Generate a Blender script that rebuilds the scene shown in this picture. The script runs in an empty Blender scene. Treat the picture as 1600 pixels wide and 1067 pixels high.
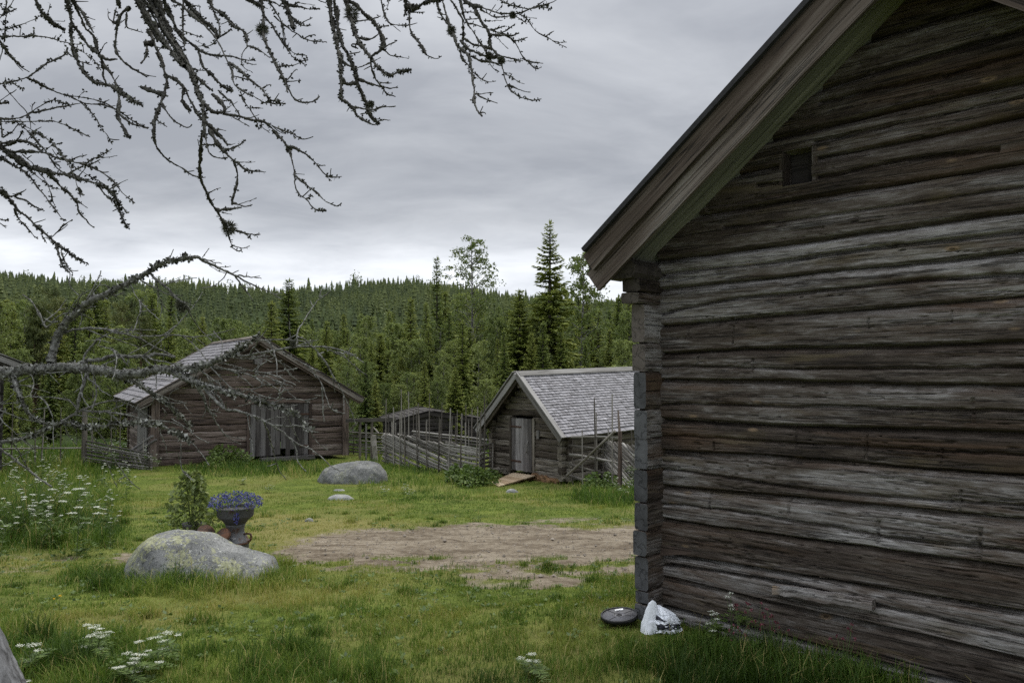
import bpy, math, random
import numpy as np
from mathutils import Vector, Matrix
random.seed(7); RNG = np.random.default_rng(7)
S = bpy.context.scene; COL = S.collection
# ------------------------------------------------------------------ camera
CAMZ, LENS, PITCH = 1.7, 27.0, math.radians(2.12)
cam = bpy.data.cameras.new('camera'); co = bpy.data.objects.new('camera', cam); COL.objects.link(co)
cam.lens = LENS; cam.sensor_width = 36; cam.clip_end = 6000; cam.clip_start = 0.05
co.location = (0, 0, CAMZ); co.rotation_euler = (math.pi / 2 + PITCH, 0, 0)
S.camera = co
S.view_settings.view_transform = 'Standard'; S.view_settings.look = 'None'
S.view_settings.exposure = 0.52; S.view_settings.gamma = 1.0
S.cycles.use_denoising = False
S.cycles.max_bounces = 6; S.cycles.transparent_max_bounces = 8
S.cycles.diffuse_bounces = 3; S.cycles.glossy_bounces = 2
# ------------------------------------------------------------------ sky and sun
SUN_EL, SUN_AZ = math.radians(62), math.radians(30)
W = bpy.data.worlds.new("World"); S.world = W; W.use_nodes = True
nt = W.node_tree; nt.nodes.clear()
def wn(t, **k):
    n = nt.nodes.new(t)
    for a, v in k.items(): setattr(n, a, v)
    return n
def wmath(op, a, b=None, clamp=False):
    n = wn('ShaderNodeMath', operation=op, use_clamp=clamp)
    for i, v in enumerate((a, b)):
        if v is None: continue
        if isinstance(v, (int, float)): n.inputs[i].default_value = v
        else: nt.links.new(v, n.inputs[i])
    return n.outputs[0]
wout = wn('ShaderNodeOutputWorld'); wbg = wn('ShaderNodeBackground'); wbg.inputs[1].default_value = 0.1
sky = wn('ShaderNodeTexSky', sky_type='NISHITA'); sky.sun_disc = False
sky.sun_elevation = SUN_EL; sky.sun_rotation = SUN_AZ
tc = wn('ShaderNodeTexCoord'); sx = wn('ShaderNodeSeparateXYZ'); nt.links.new(tc.outputs['Generated'], sx.inputs[0])
zc = wmath('MAXIMUM', sx.outputs[2], 0.0)
den = wmath('ADD', zc, 0.17)
cx = wmath('DIVIDE', sx.outputs[0], den); cy = wmath('DIVIDE', sx.outputs[1], den)
cb = wn('ShaderNodeCombineXYZ'); nt.links.new(cx, cb.inputs[0]); nt.links.new(cy, cb.inputs[1])
def cloud(scale, detail, rough, off, dist=0.0):
    m = wn('ShaderNodeMapping'); m.inputs['Location'].default_value = off; m.inputs['Scale'].default_value = (0.75, 1.0, 1.0)
    nt.links.new(cb.outputs[0], m.inputs[0])
    n = wn('ShaderNodeTexNoise'); n.inputs['Scale'].default_value = scale; n.inputs['Detail'].default_value = detail
    n.inputs['Roughness'].default_value = rough; n.inputs['Distortion'].default_value = dist
    nt.links.new(m.outputs[0], n.inputs['Vector']); return n.outputs[0]
c1 = cloud(0.95, 6, 0.55, (3.1, 1.7, 0), 0.5); c2 = cloud(2.6, 6, 0.55, (8.1, 2.2, 0), 0.4)
cm = wmath('ADD', wmath('MULTIPLY', c1, 0.62), wmath('MULTIPLY', c2, 0.38))
cr = wn('ShaderNodeValToRGB'); nt.links.new(cm, cr.inputs[0])
e = cr.color_ramp.elements; e[0].position = 0.39; e[0].color = (0.345, 0.36, 0.392, 1); e[1].position = 0.60; e[1].color = (0.55, 0.566, 0.594, 1)
zr = wn('ShaderNodeValToRGB'); nt.links.new(zc, zr.inputs[0])       # brightness of the cloud deck by height
ee = zr.color_ramp.elements; ee[0].position = 0.0; ee[0].color = (1.6,) * 3 + (1,); ee[1].position = 1.0; ee[1].color = (3.4,) * 3 + (1,)
for p, v in ((0.10, 1.46), (0.155, 1.16), (0.19, .88), (0.27, 0.80), (0.45, 0.9), (0.7, 2.8)):
    q = zr.color_ramp.elements.new(p); q.color = (v, v, v, 1)
mul = wn('ShaderNodeMix', data_type='RGBA', blend_type='MULTIPLY'); mul.inputs[0].default_value = 1
nt.links.new(cr.outputs[0], mul.inputs[6]); nt.links.new(zr.outputs[0], mul.inputs[7])
up = wn('ShaderNodeVectorMath', operation='SCALE'); up.inputs[3].default_value = 10.0; nt.links.new(mul.outputs[2], up.inputs[0])
mix = wn('ShaderNodeMix', data_type='RGBA'); mix.inputs[0].default_value = 0.95
nt.links.new(sky.outputs[0], mix.inputs[6]); nt.links.new(up.outputs[0], mix.inputs[7])
nt.links.new(mix.outputs[2], wbg.inputs[0]); nt.links.new(wbg.outputs[0], wout.inputs[0])
sl = bpy.data.lights.new('sun', 'SUN'); sl.energy = 1.5; sl.angle = math.radians(40); sl.color = (1.0, 0.92, 0.78)
so = bpy.data.objects.new('sun', sl); COL.objects.link(so); so.location = (0, 0, 60)
_d = Vector((math.sin(SUN_AZ) * math.cos(SUN_EL), math.cos(SUN_AZ) * math.cos(SUN_EL), math.sin(SUN_EL)))
so.rotation_euler = _d.to_track_quat('Z', 'Y').to_euler()
# ------------------------------------------------------------------ numeric helpers
F = 1600 * LENS / 36
def P(px, py, Y):
    """world point seen at pixel (px,py) of the 1600x1067 photograph at distance Y along the ground"""
    u = (np.asarray(px, float) - 800) / F; v = (533.5 - np.asarray(py, float)) / F
    dy = math.cos(PITCH) - v * math.sin(PITCH); dz = math.sin(PITCH) + v * math.cos(PITCH)
    s = np.asarray(Y, float) / dy
    return np.stack(np.broadcast_arrays(u * s, Y + 0 * s, CAMZ + dz * s), -1)
def proj(p):
    p = np.asarray(p, float); x, y, z = p[..., 0], p[..., 1], p[..., 2] - CAMZ
    d = y * math.cos(PITCH) + z * math.sin(PITCH); h = -y * math.sin(PITCH) + z * math.cos(PITCH)
    d = np.maximum(d, 0.05)
    return 800 + F * x / d, 533.5 - F * h / d
def _hash(i, j, seed):
    i = i.astype(np.int64); j = j.astype(np.int64)
    h = (i * 374761393 + j * 668265263 + seed * 974711) & 0x7fffffff
    h = ((h ^ (h >> 13)) * 1274126177) & 0x7fffffff
    return ((h ^ (h >> 16)) & 0xffff) / 65535.0
def vn(x, y, seed=0):
    x, y = np.broadcast_arrays(np.asarray(x, float), np.asarray(y, float))
    i = np.floor(x); j = np.floor(y); u = x - i; v = y - j
    u = u * u * (3 - 2 * u); v = v * v * (3 - 2 * v)
    a = _hash(i, j, seed); b = _hash(i + 1, j, seed); c = _hash(i, j + 1, seed); d = _hash(i + 1, j + 1, seed)
    return (a * (1 - u) + b * u) * (1 - v) + (c * (1 - u) + d * u) * v
def fbm(x, y, o=4, seed=0):
    s = 0; a = 0.5; t = 0
    for k in range(o):
        s = s + a * vn(np.asarray(x) * 2 ** k, np.asarray(y) * 2 ** k, seed + k * 17); t += a; a *= 0.5
    return s / t
def sst(a, b, x):
    t = np.clip((np.asarray(x, float) - a) / (b - a), 0, 1); return t * t * (3 - 2 * t)
def unit(v):
    v = np.asarray(v, float); return v / max(1e-9, np.linalg.norm(v))
# ------------------------------------------------------------------ object helpers
def mesh(name, V, quads=None, tris=None, smooth=False, mats=(), midx=None, attrs=None, vecs=None):
    V = np.asarray(V, np.float32); me = bpy.data.meshes.new(name)
    q = np.zeros((0, 4), np.int32) if quads is None or len(quads) == 0 else np.asarray(quads, np.int32)
    t = np.zeros((0, 3), np.int32) if tris is None or len(tris) == 0 else np.asarray(tris, np.int32)
    me.vertices.add(len(V)); me.vertices.foreach_set('co', V.ravel())
    nl = q.size + t.size; me.loops.add(nl); me.loops.foreach_set('vertex_index', np.concatenate([q.ravel(), t.ravel()]))
    n = len(q) + len(t); me.polygons.add(n)
    ls = np.concatenate([np.arange(len(q)) * 4, q.size + np.arange(len(t)) * 3]).astype(np.int32)
    me.polygons.foreach_set('loop_start', ls)
    me.polygons.foreach_set('use_smooth', np.full(n, bool(smooth)))
    if midx is not None: me.polygons.foreach_set('material_index', np.asarray(midx, np.int32))
    for k, a in (attrs or {}).items():
        at = me.attributes.new(k, 'FLOAT', 'POINT'); at.data.foreach_set('value', np.asarray(a, np.float32))
    for k, a in (vecs or {}).items():
        at = me.attributes.new(k, 'FLOAT_VECTOR', 'POINT'); at.data.foreach_set('vector', np.asarray(a, np.float32).ravel())
    for m in mats: me.materials.append(m)
    me.update(calc_edges=True); me.validate()
    return me
def tag(o, label=None, cat=None, group=None, kind=None):
    if label: o['label'] = label
    if cat: o['category'] = cat
    if group: o['group'] = group
    if kind: o['kind'] = kind
    return o
def empty(name, loc, label, cat, group=None):
    o = bpy.data.objects.new(name, None); o.empty_display_size = 0.2; COL.objects.link(o); o.location = [float(c) for c in loc]
    return tag(o, label, cat, group)
def put(name, me, parent=None, loc=None):
    o = bpy.data.objects.new(name, me); COL.objects.link(o)
    if parent is not None: o.parent = parent
    if loc is not None: o.location = [float(c) for c in loc]
    return o
def org(parent):
    p = np.zeros(3)
    while parent is not None: p = p + np.array(parent.location); parent = parent.parent
    return p
def part(name, V, quads=None, tris=None, parent=None, base=None, **k):
    """world-space geometry -> object whose origin is its parent's (or base)"""
    o0 = org(parent) if parent is not None else np.asarray(base if base is not None else (0, 0, 0), float)
    me = mesh(name, np.asarray(V, float) - o0, quads, tris, **k)
    return put(name, me, parent, None if parent is not None else o0)
def copy_tree(o, parent=None):
    c = o.copy(); COL.objects.link(c)
    if parent is not None: c.parent = parent
    for ch in list(o.children): copy_tree(ch, c)
    return c
class Wood:
    """collects bars, boards and poles into one mesh; keeps grain coordinates per piece"""
    def __init__(s): s.V = []; s.Q = []; s.T = []; s.G = []; s.PV = []; s.MI = []; s.n = 0; s.TM = []
    def bar(s, p0, p1, a, b, sec=None, nseg=1, jit=0.0, taper=1.0, pv=None, bow=0.0, mi=0, capmi=None, capcut=0.0):
        p0 = np.asarray(p0, float); p1 = np.asarray(p1, float); a = np.asarray(a, float); b = np.asarray(b, float)
        if sec is None: sec = [(-1, -1), (1, -1), (1, 1), (-1, 1)]
        sec = np.asarray(sec, float); m = len(sec); L = np.linalg.norm(p1 - p0); off = RNG.random(3) * 20
        pv = RNG.random() if pv is None else pv
        la, lb = np.linalg.norm(a), np.linalg.norm(b); ph = RNG.random() * 9
        for k in range(nseg + 1):
            t = k / nseg; c = p0 + (p1 - p0) * t + b / max(lb, 1e-6) * bow * 4 * t * (1 - t)
            f = 1 + (taper - 1) * t
            if jit:
                c = c + (a / max(la, 1e-6) * (RNG.random() - .5) + b / max(lb, 1e-6) * (RNG.random() - .5)) * jit
            sc = sec * f * (1 + (RNG.random((m, 1)) - .5) * (jit * 2 / max(la, lb, 1e-4) if jit else 0))
            s.V.append(c + sc[:, :1] * a + sc[:, 1:] * b)
            s.G.append(np.column_stack([np.full(m, L * t), sc[:, 0] * la, sc[:, 1] * lb]) + off)
            s.PV.append(np.full(m, pv))
        for k in range(nseg):
            for i in range(m):
                j = (i + 1) % m; s.Q.append((s.n + k * m + i, s.n + k * m + j, s.n + (k + 1) * m + j, s.n + (k + 1) * m + i)); s.MI.append(mi)
        cm_ = mi if capmi is None else capmi
        for base, rev in ((0, True), (nseg * m, False)):
            for i in range(1, m - 1):
                tr = (s.n + base, s.n + base + i, s.n + base + i + 1); s.T.append(tr[::-1] if rev else tr); s.TM.append(cm_)
        s.n += (nseg + 1) * m
    def board(s, p0, p1, up, w, th, **k):
        d = unit(np.asarray(p1, float) - np.asarray(p0, float)); up = np.asarray(up, float); up = unit(up - d * np.dot(up, d)); side = np.cross(d, up)
        s.bar(p0, p1, side * th / 2, up * w / 2, **k)
    def pole(s, p0, p1, r, sides=6, **k):
        d = unit(np.asarray(p1, float) - np.asarray(p0, float)); a = np.cross(d, (0.13, 0.2, 0.97)); 
        if np.linalg.norm(a) < 0.2: a = np.cross(d, (1, 0, 0))
        a = unit(a); b = np.cross(d, a)
        sec = [(math.cos(2 * math.pi * i / sides), math.sin(2 * math.pi * i / sides)) for i in range(sides)]
        s.bar(p0, p1, a * r, b * r, sec=sec, **k)
    def done(s, name, mats, parent=None, base=None, smooth=False):
        if not isinstance(mats, (list, tuple)): mats = [mats]
        return part(name, np.concatenate(s.V), s.Q, s.T, parent, base, smooth=smooth, mats=mats, midx=s.MI + s.TM,
                    attrs={'pv': np.concatenate(s.PV)}, vecs={'gc': np.concatenate(s.G)})
LOGSEC = [(-1, -.55), (-.8, -.95), (.8, -.95), (1, -.55), (1.03, 0), (1, .55), (.8, .95), (-.8, .95), (-1, .55), (-1.03, 0)]
# ------------------------------------------------------------------ materials
def M(name):
    m = bpy.data.materials.new(name); m.use_nodes = True; t = m.node_tree; t.nodes.clear(); return m, t
class NT:
    def __init__(s, t): s.t = t
    def n(s, ty, **k):
        n = s.t.nodes.new(ty)
        for a, v in k.items(): setattr(n, a, v)
        return n
    def l(s, a, b): s.t.links.new(a, b)
    def inp(s, sock, v):
        if isinstance(v, (int, float)): sock.default_value = v
        elif isinstance(v, (tuple, list)): sock.default_value = v if len(v) != 3 or sock.type != 'RGBA' else tuple(v) + (1,)
        else: s.l(v, sock)
    def math(s, op, a, b=None, c=None, clamp=False):
        n = s.n('ShaderNodeMath', operation=op, use_clamp=clamp)
        for i, v in enumerate((a, b, c)):
            if v is not None: s.inp(n.inputs[i], v)
        return n.outputs[0]
    def attr(s, name, out='Fac'): return s.n('ShaderNodeAttribute', attribute_name=name).outputs[out]
    def obj(s): return s.n('ShaderNodeTexCoord').outputs['Object']
    def mapv(s, v, sc, loc=(0, 0, 0)):
        m = s.n('ShaderNodeMapping'); s.l(v, m.inputs[0]); m.inputs['Scale'].default_value = sc; m.inputs['Location'].default_value = loc
        return m.outputs[0]
    def noise(s, v, sc=1.0, det=4, rough=.55, dist=0.0):
        n = s.n('ShaderNodeTexNoise'); s.l(v, n.inputs['Vector']); n.inputs['Scale'].default_value = sc
        n.inputs['Detail'].default_value = det; n.inputs['Roughness'].default_value = rough; n.inputs['Distortion'].default_value = dist
        return n.outputs[0]
    def voro(s, v, sc, feat='F1', out='Distance'):
        n = s.n('ShaderNodeTexVoronoi', feature=feat); s.l(v, n.inputs['Vector']); n.inputs['Scale'].default_value = sc; return n.outputs[out]
    def ramp(s, f, stops, interp='LINEAR'):
        r = s.n('ShaderNodeValToRGB'); s.l(f, r.inputs[0]); r.color_ramp.interpolation = interp; e = r.color_ramp.elements
        while len(e) < len(stops): e.new(0.5)
        for q, (p, c) in zip(e, stops): q.position = p; q.color = (tuple(c) + (1,)) if isinstance(c, (tuple, list)) else (c, c, c, 1)
        return r.outputs[0]
    def mix(s, f, a, b, blend='MIX'):
        n = s.n('ShaderNodeMix', data_type='RGBA', blend_type=blend); s.inp(n.inputs[0], f); s.inp(n.inputs[6], a); s.inp(n.inputs[7], b); return n.outputs[2]
    def bump(s, h, st=.5, d=.01):
        n = s.n('ShaderNodeBump'); n.inputs['Strength'].default_value = st; n.inputs['Distance'].default_value = d; s.l(h, n.inputs['Height']); return n.outputs[0]
    def out(s, col, rough=.8, nrm=None, metal=0.0, spec=.3):
        b = s.n('ShaderNodeBsdfPrincipled'); s.inp(b.inputs['Base Color'], col); s.inp(b.inputs['Roughness'], rough); s.inp(b.inputs['Metallic'], metal)
        b.inputs['Specular IOR Level'].default_value = spec
        if nrm is not None: s.l(nrm, b.inputs['Normal'])
        o = s.n('ShaderNodeOutputMaterial'); s.l(b.outputs[0], o.inputs[0]); return b
    def leaf(s, col, tr=.35, gloss=.04, rough=.55):
        d = s.n('ShaderNodeBsdfDiffuse'); s.inp(d.inputs[0], col); t = s.n('ShaderNodeBsdfTranslucent'); s.inp(t.inputs[0], col)
        m = s.n('ShaderNodeMixShader'); m.inputs[0].default_value = tr; s.l(d.outputs[0], m.inputs[1]); s.l(t.outputs[0], m.inputs[2])
        g = s.n('ShaderNodeBsdfGlossy'); g.inputs[1].default_value = rough; g.inputs[0].default_value = (.7, .75, .7, 1)
        m2 = s.n('ShaderNodeMixShader'); m2.inputs[0].default_value = gloss; s.l(m.outputs[0], m2.inputs[1]); s.l(g.outputs[0], m2.inputs[2])
        o = s.n('ShaderNodeOutputMaterial'); s.l(m2.outputs[0], o.inputs[0])
def wood(name, stops, along=2.0, across=45.0, bump=.5, bd=.004, pvk=.35, rough=.85, crack=.5, warm=None):
    m, t = M(name); k = NT(t); g = k.attr('gc', 'Vector'); pv = k.attr('pv')
    n1 = k.noise(k.mapv(g, (along, across, across)), 1, 7, .65, .15)
    n2 = k.noise(k.mapv(g, (along * .5, across * .16, across * .16), (4, 7, 2)), 1, 4, .55, .3)
    f = k.math('ADD', k.math('MULTIPLY', n1, .5), k.math('MULTIPLY', n2, .5))
    f = k.math('ADD', f, k.math('MULTIPLY', k.math('SUBTRACT', pv, .5), pvk))
    col = k.ramp(f, stops)
    n3 = k.noise(k.mapv(g, (along * .35, across * .55, across * .55), (1, 3, 9)), 1, 3, .5, .2)
    cr = k.ramp(k.math('ABSOLUTE', k.math('SUBTRACT', n3, .5)), [(0.0, 0.0), (0.012, .25), (0.03, 1.0)])
    cf = k.math('ADD', k.math('MULTIPLY', cr, crack), 1 - crack)
    col = k.mix(1.0, col, cf, 'MULTIPLY')
    if warm:
        n4 = k.noise(k.mapv(g, (along * .3, across * .05, across * .05), (6, 1, 5)), 1, 3, .5)
        col = k.mix(k.ramp(n4, [(.5, 0.0), (.68, warm[1])]), col, warm[0])
    h = k.math('ADD', k.math('MULTIPLY', n1, .6), k.math('MULTIPLY', cr, .6))
    k.out(col, rough, k.bump(h, bump, bd)); return m
G3 = lambda v, r=1.0, b=1.0: (v * r, v, v * b)
MW = {}
MW['wall'] = wood('weathered_log', [(.30, (.020, .015, .012)), (.43, (.050, .042, .036)), (.54, (.105, .098, .092)), (.68, (.24, .235, .23))], 1.6, 42, .8, .005, .30, crack=.75, warm=((.09, .055, .03), .6))
MW['wallbase'] = MW['wall']
MW['endbrown'] = wood('brown_log_end', [(.3, (.032, .027, .023)), (.7, (.115, .10, .088))], 8, 22, .7, .004, .3)
MW['barnshingle'] = wood('grey_barn_shingle', [(.28, (.10, .098, .10)), (.5, (.185, .18, .19)), (.7, (.28, .275, .29))], 3, 40, .4, .003, .25, crack=.4)
MW['endgrain'] = wood('log_end_grain', [(.3, (.036, .037, .039)), (.7, (.105, .108, .114))], 8, 18, .6, .004, .3)
MW['barge'] = wood('brown_barge_board', [(.32, (.022, .017, .013)), (.45, (.062, .047, .036)), (.56, (.115, .096, .080)), (.70, (.23, .212, .19))], 1.5, 48, .8, .004, .25, crack=.8)
MW['soffit'] = wood('green_tinged_board', [(.32, (.10, .105, .084)), (.5, (.185, .192, .155)), (.70, (.29, .292, .245))], 1.4, 38, .6, .003, .22, crack=.6)
MW['barn'] = wood('brown_barn_log', [(.30, (.035, .024, .019)), (.48, (.09, .066, .053)), (.62, (.145, .115, .098)), (.75, (.22, .19, .17))], 1.4, 16, .5, .01, .3, crack=.7)
MW['shed'] = wood('grey_brown_shed_log', [(.30, (.038, .03, .022)), (.48, (.09, .077, .06)), (.62, (.15, .135, .11)), (.75, (.25, .23, .20))], 1.4, 16, .5, .01, .3, crack=.7)
MW['greyboard'] = wood('silver_grey_board', [(.30, (.06, .055, .052)), (.48, (.14, .132, .128)), (.62, (.22, .212, .208)), (.75, (.32, .31, .305))], 1.2, 30, .4, .004, .35, crack=.6)
MW['shingle'] = wood('silver_shingle', [(.28, (.13, .126, .13)), (.5, (.225, .222, .235)), (.7, (.33, .325, .345))], 3, 40, .4, .003, .22, crack=.4)
MW['barndoor'] = wood('dark_door_board', [(.30, (.030, .026, .024)), (.48, (.064, .058, .054)), (.62, (.102, .096, .092)), (.75, (.16, .154, .15))], 1.2, 30, .4, .004, .35, crack=.6)
MW['edgeboard'] = wood('pale_weathered_board', [(.30, (.095, .09, .082)), (.5, (.175, .17, .16)), (.7, (.27, .265, .255))], 1.2, 30, .4, .003, .3, crack=.5)
MW['rail'] = wood('silver_fence_rail', [(.28, (.06, .055, .047)), (.5, (.145, .137, .122)), (.7, (.26, .25, .23))], 1.5, 40, .4, .004, .5, crack=.5)
MW['stake'] = wood('grey_stake', [(.28, (.07, .062, .052)), (.5, (.145, .13, .11)), (.7, (.25, .235, .21))], 1.5, 40, .4, .004, .5, crack=.5)
MW['fresh'] = wood('pale_fresh_plank', [(.28, (.24, .17, .10)), (.5, (.36, .27, .175)), (.7, (.46, .37, .26))], 1.5, 30, .3, .003, .35, crack=.4)
MW['rot'] = wood('rotten_orange_log', [(.28, (.05, .03, .018)), (.5, (.20, .115, .055)), (.7, (.34, .22, .12))], 2, 25, .7, .01, .3)
MW['dark'] = wood('dark_old_board', [(.28, (.014, .012, .011)), (.5, (.035, .031, .028)), (.7, (.075, .07, .066))], 1.4, 25, .4, .004, .3)
def plain(name, col, rough=.6, metal=0.0, nsc=20, var=.3, bump=.2):
    m, t = M(name); k = NT(t); v = k.obj(); n = k.noise(v, nsc, 5, .6)
    c = k.mix(k.ramp(n, [(.3, 0.0), (.7, 1.0)]), tuple(x * (1 - var) for x in col), tuple(min(1, x * (1 + var)) for x in col))
    k.out(c, rough, k.bump(n, bump, .01), metal); return m
MFELT = plain('black_roof_felt', (.02, .02, .021), .8, nsc=30)
MIRON = plain('rusty_iron', (.07, .04, .028), .75, .3, nsc=40)
# ------------------------------------------------------------------ ground
_gy = np.array([-9, 0, 4, 5.3, 7.5, 9, 10.5, 15, 19, 23, 27, 31, 40, 60, 90, 130, 9000.])
_gz = np.array([-1.62, -1.68, -1.72, -1.78, -2.0, -2.14, -2.27, -2.68, -3.02, -3.13, -3.23, -3.33, -3.7, -4.8, -6.5, -7.5, -7.5]) + CAMZ
def H_az(x, y):
    px = 800 + F * x / np.maximum(y, 1.0)
    px = np.where(y > 1, px, np.where(x < 0, -3000, 4000))
    return np.interp(px, [-2500, -400, 0, 200, 430, 520, 620, 700, 770, 900, 1000, 1600, 3500], [42, 49, 51, 51, 50, 52, 57, 56, 49, 43, 41, 40, 30])
def zg(x, y, fine=True):
    x = np.asarray(x, float); y = np.asarray(y, float)
    z = 0
    for o in (-.8, -.4, 0, .4, .8): z = z + np.interp(y + o, _gy, _gz)
    z = z / 5
    r = np.hypot(x, y); rel = sst(130, 600, r)
    z = z + rel * (H_az(x, y) + 7.5) + rel * (fbm(x / 90, y / 90, 3, 5) - .5) * 14 - sst(620, 1100, r) * 25
    amp = np.interp(r, [0, 30, 60, 130], [.05, .06, .4, 1.5])
    z = z + (fbm(x / 2.3, y / 2.3, 3, 9) - .5) * amp
    z = z + .10 * np.exp(-((x - .75) ** 2 + (y - 5.5) ** 2) / .6)
    if fine: z = z + (fbm(x * 3.1, y * 3.1, 3, 21) - .5) * .05 * sst(40, 20, r)
    return z
def inpoly(px, py, poly):
    c = np.zeros(np.shape(px), bool); n = len(poly)
    for i in range(n):
        x0, y0 = poly[i]; x1, y1 = poly[(i + 1) % n]
        c ^= ((y0 > py) != (y1 > py)) & (px < (x1 - x0) * (py - y0) / (y1 - y0 + 1e-9) + x0)
    return c
def masks(x, y, z):
    """bare earth, dryness and grass height by place on the farmyard"""
    px, py = proj(np.stack([x, y, z], -1))
    n1 = fbm(x * .9, y * .9, 4, 31); n2 = fbm(x * 3.5, y * 3.5, 3, 37); n3 = fbm(x * .35, y * .35, 3, 41)
    jy = (n1 - .5) * 34 + (n2 - .5) * 18
    cy = np.interp(px, [400, 520, 700, 1000, 1400, 3000], [872, 862, 858, 857, 862, 880])
    hw = np.interp(px, [395, 440, 520, 620, 760, 1000, 3000], [0, 13, 27, 36, 40, 43, 46])
    road = sst(20, -20, np.abs(py - cy) + jy - hw)
    lobe = sst(1.15, .7, np.hypot((px - 800) / 115, (py - 903) / 16) + (n2 - .5) * .9)
    small = sst(1.1, .6, np.hypot((px - 770) / 85, (py - 950) / 9) + (n2 - .5) * 1.1) * .7
    left = sst(1.1, .5, np.abs(py - (888 - .006 * px)) / 11 + (n2 - .5) * 1.2) * sst(235, 150, px) * .85
    dirt = np.clip(np.maximum.reduce([road, lobe * .72, small * .25, left * .5]), 0, 1) * (y > 2)
    dirt = dirt * np.where(y < 30, 1, 0)
    tuft = sst(.52, .64, fbm(x * 1.9, y * 2.6, 4, 77)) * .9
    dirt = dirt * (1 - tuft * (.12 + .6 * sst(1.0, .4, np.abs(py - 888) / 30)))
    thin = sst(1.1, .3, np.hypot((px - 480) / 150, (py - 830) / 34) + (n2 - .5) * .5)
    dry = np.clip(thin * .8 + sst(.48, .70, n1) * .45 + sst(.50, .64, n3) * .28 + left * .3, 0, 1)
    # grass height
    h = .034 + .028 * sst(.4, .7, n1)
    def bump(cx, cyy, rx, ry, a):
        nonlocal h
        h = np.maximum(h, a * sst(1.15, .55, np.hypot((px - cx) / rx, (py - cyy) / ry) + (n2 - .5) * .35))
    bump(330, 912, 160, 30, .17); bump(185, 908, 110, 26, .15); bump(440, 898, 60, 24, .15)
    bump(1040, 1045, 190, 50, .11); bump(1230, 1060, 300, 55, .15); bump(1110, 1005, 70, 20, .09)
    bump(80, 1040, 200, 90, .12); bump(430, 1060, 260, 60, .09)
    meadow = sst(250, 70, px + (n2 - .5) * 70 + (n1 - .5) * 60) * sst(872, 845, py + (n2 - .5) * 16) * (y < 31)
    meadow = np.maximum(meadow, sst(1.1, .7, np.hypot((px - 90) / 150, (py - 715) / 28)) * (y < 31))
    h = np.maximum(h, meadow * (.22 + .25 * n1))
    edge = sst(800, 752, py + jy * .5) * (px > 560) * (y < 31)
    h = np.maximum(h, edge * (.10 + .13 * n1)); h = np.where(np.hypot((px - 800) / 60, (py - 758) / 14) < 1, np.minimum(h, .07), h)
    bump(440, 735, 190, 14, .26); bump(960, 776, 80, 20, .26); bump(560, 745, 70, 14, .15)
    h = np.where(y > 31, .45, h)
    return dirt, dry, h
def build_ground():
    def sym(a): return np.concatenate([-a[::-1], a])
    ys = np.concatenate([np.arange(-9, 3.2, .4), np.arange(3.2, 14, .06), np.arange(14, 32, .14), np.geomspace(32, 1500, 90)])
    xs = sym(np.concatenate([np.arange(.03, 7.5, .065), np.arange(7.5, 22, .15), np.geomspace(22, 1500, 60)]))
    X, Y = np.meshgrid(xs, ys); Z = zg(X, Y)
    d, dr, h = masks(X, Y, Z)
    px, py = proj(np.stack([X, Y, Z], -1))
    Z = Z - .02 * d + d * (fbm(X * 1.1, Y * 5, 3, 51) - .5) * .07
    n0, n1 = X.shape; idx = np.arange(n0 * n1).reshape(n0, n1)
    q = np.stack([idx[:-1, :-1], idx[:-1, 1:], idx[1:, 1:], idx[1:, :-1]], -1).reshape(-1, 4)
    m, t = M('yard_ground'); k = NT(t); o = k.obj()
    na = k.noise(o, 9, 7, .65); nb = k.noise(o, 1.3, 4, .6); nc = k.noise(k.mapv(o, (.7, 1.7, 1)), 1.5, 7, .68, .9)
    soil = k.ramp(k.math('ADD', k.math('MULTIPLY', na, .4), k.math('MULTIPLY', nc, .6)),
                  [(.34, (.065, .050, .034)), (.45, (.112, .090, .064)), (.53, (.178, .150, .112)), (.68, (.27, .238, .186))])
    st = k.voro(o, 55); soil = k.mix(k.ramp(st, [(.0, .5), (.14, 0.0)]), soil, (.38, .335, .275))
    turf = k.ramp(k.math('ADD', k.math('MULTIPLY', na, .5), k.math('MULTIPLY', nb, .5)),
                  [(.32, (.036, .050, .010)), (.5, (.080, .108, .018)), (.66, (.14, .165, .034))])
    turf = k.mix(k.attr('dry'), turf, (.155, .145, .05))
    wood_floor = k.ramp(nb, [(.35, (.016, .026, .008)), (.65, (.04, .06, .018))])
    turf = k.mix(k.attr('far'), turf, wood_floor)
    e = k.math('ADD', k.attr('dirt'), k.math('MULTIPLY', k.math('SUBTRACT', na, .5), .9))
    col = k.mix(k.ramp(e, [(.36, 0.0), (.62, 1.0)]), turf, soil)
    k.out(col, .95, k.bump(k.math('ADD', na, k.math('MULTIPLY', st, .5)), .8, .03), spec=.1)
    me = mesh('ground', np.stack([X, Y, Z], -1).reshape(-1, 3), q, smooth=True, mats=[m],
              attrs={'dirt': d.ravel(), 'dry': dr.ravel(), 'far': sst(29, 34, Y).ravel()})
    g = put('ground', me); tag(g, kind='structure')
build_ground()
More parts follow.
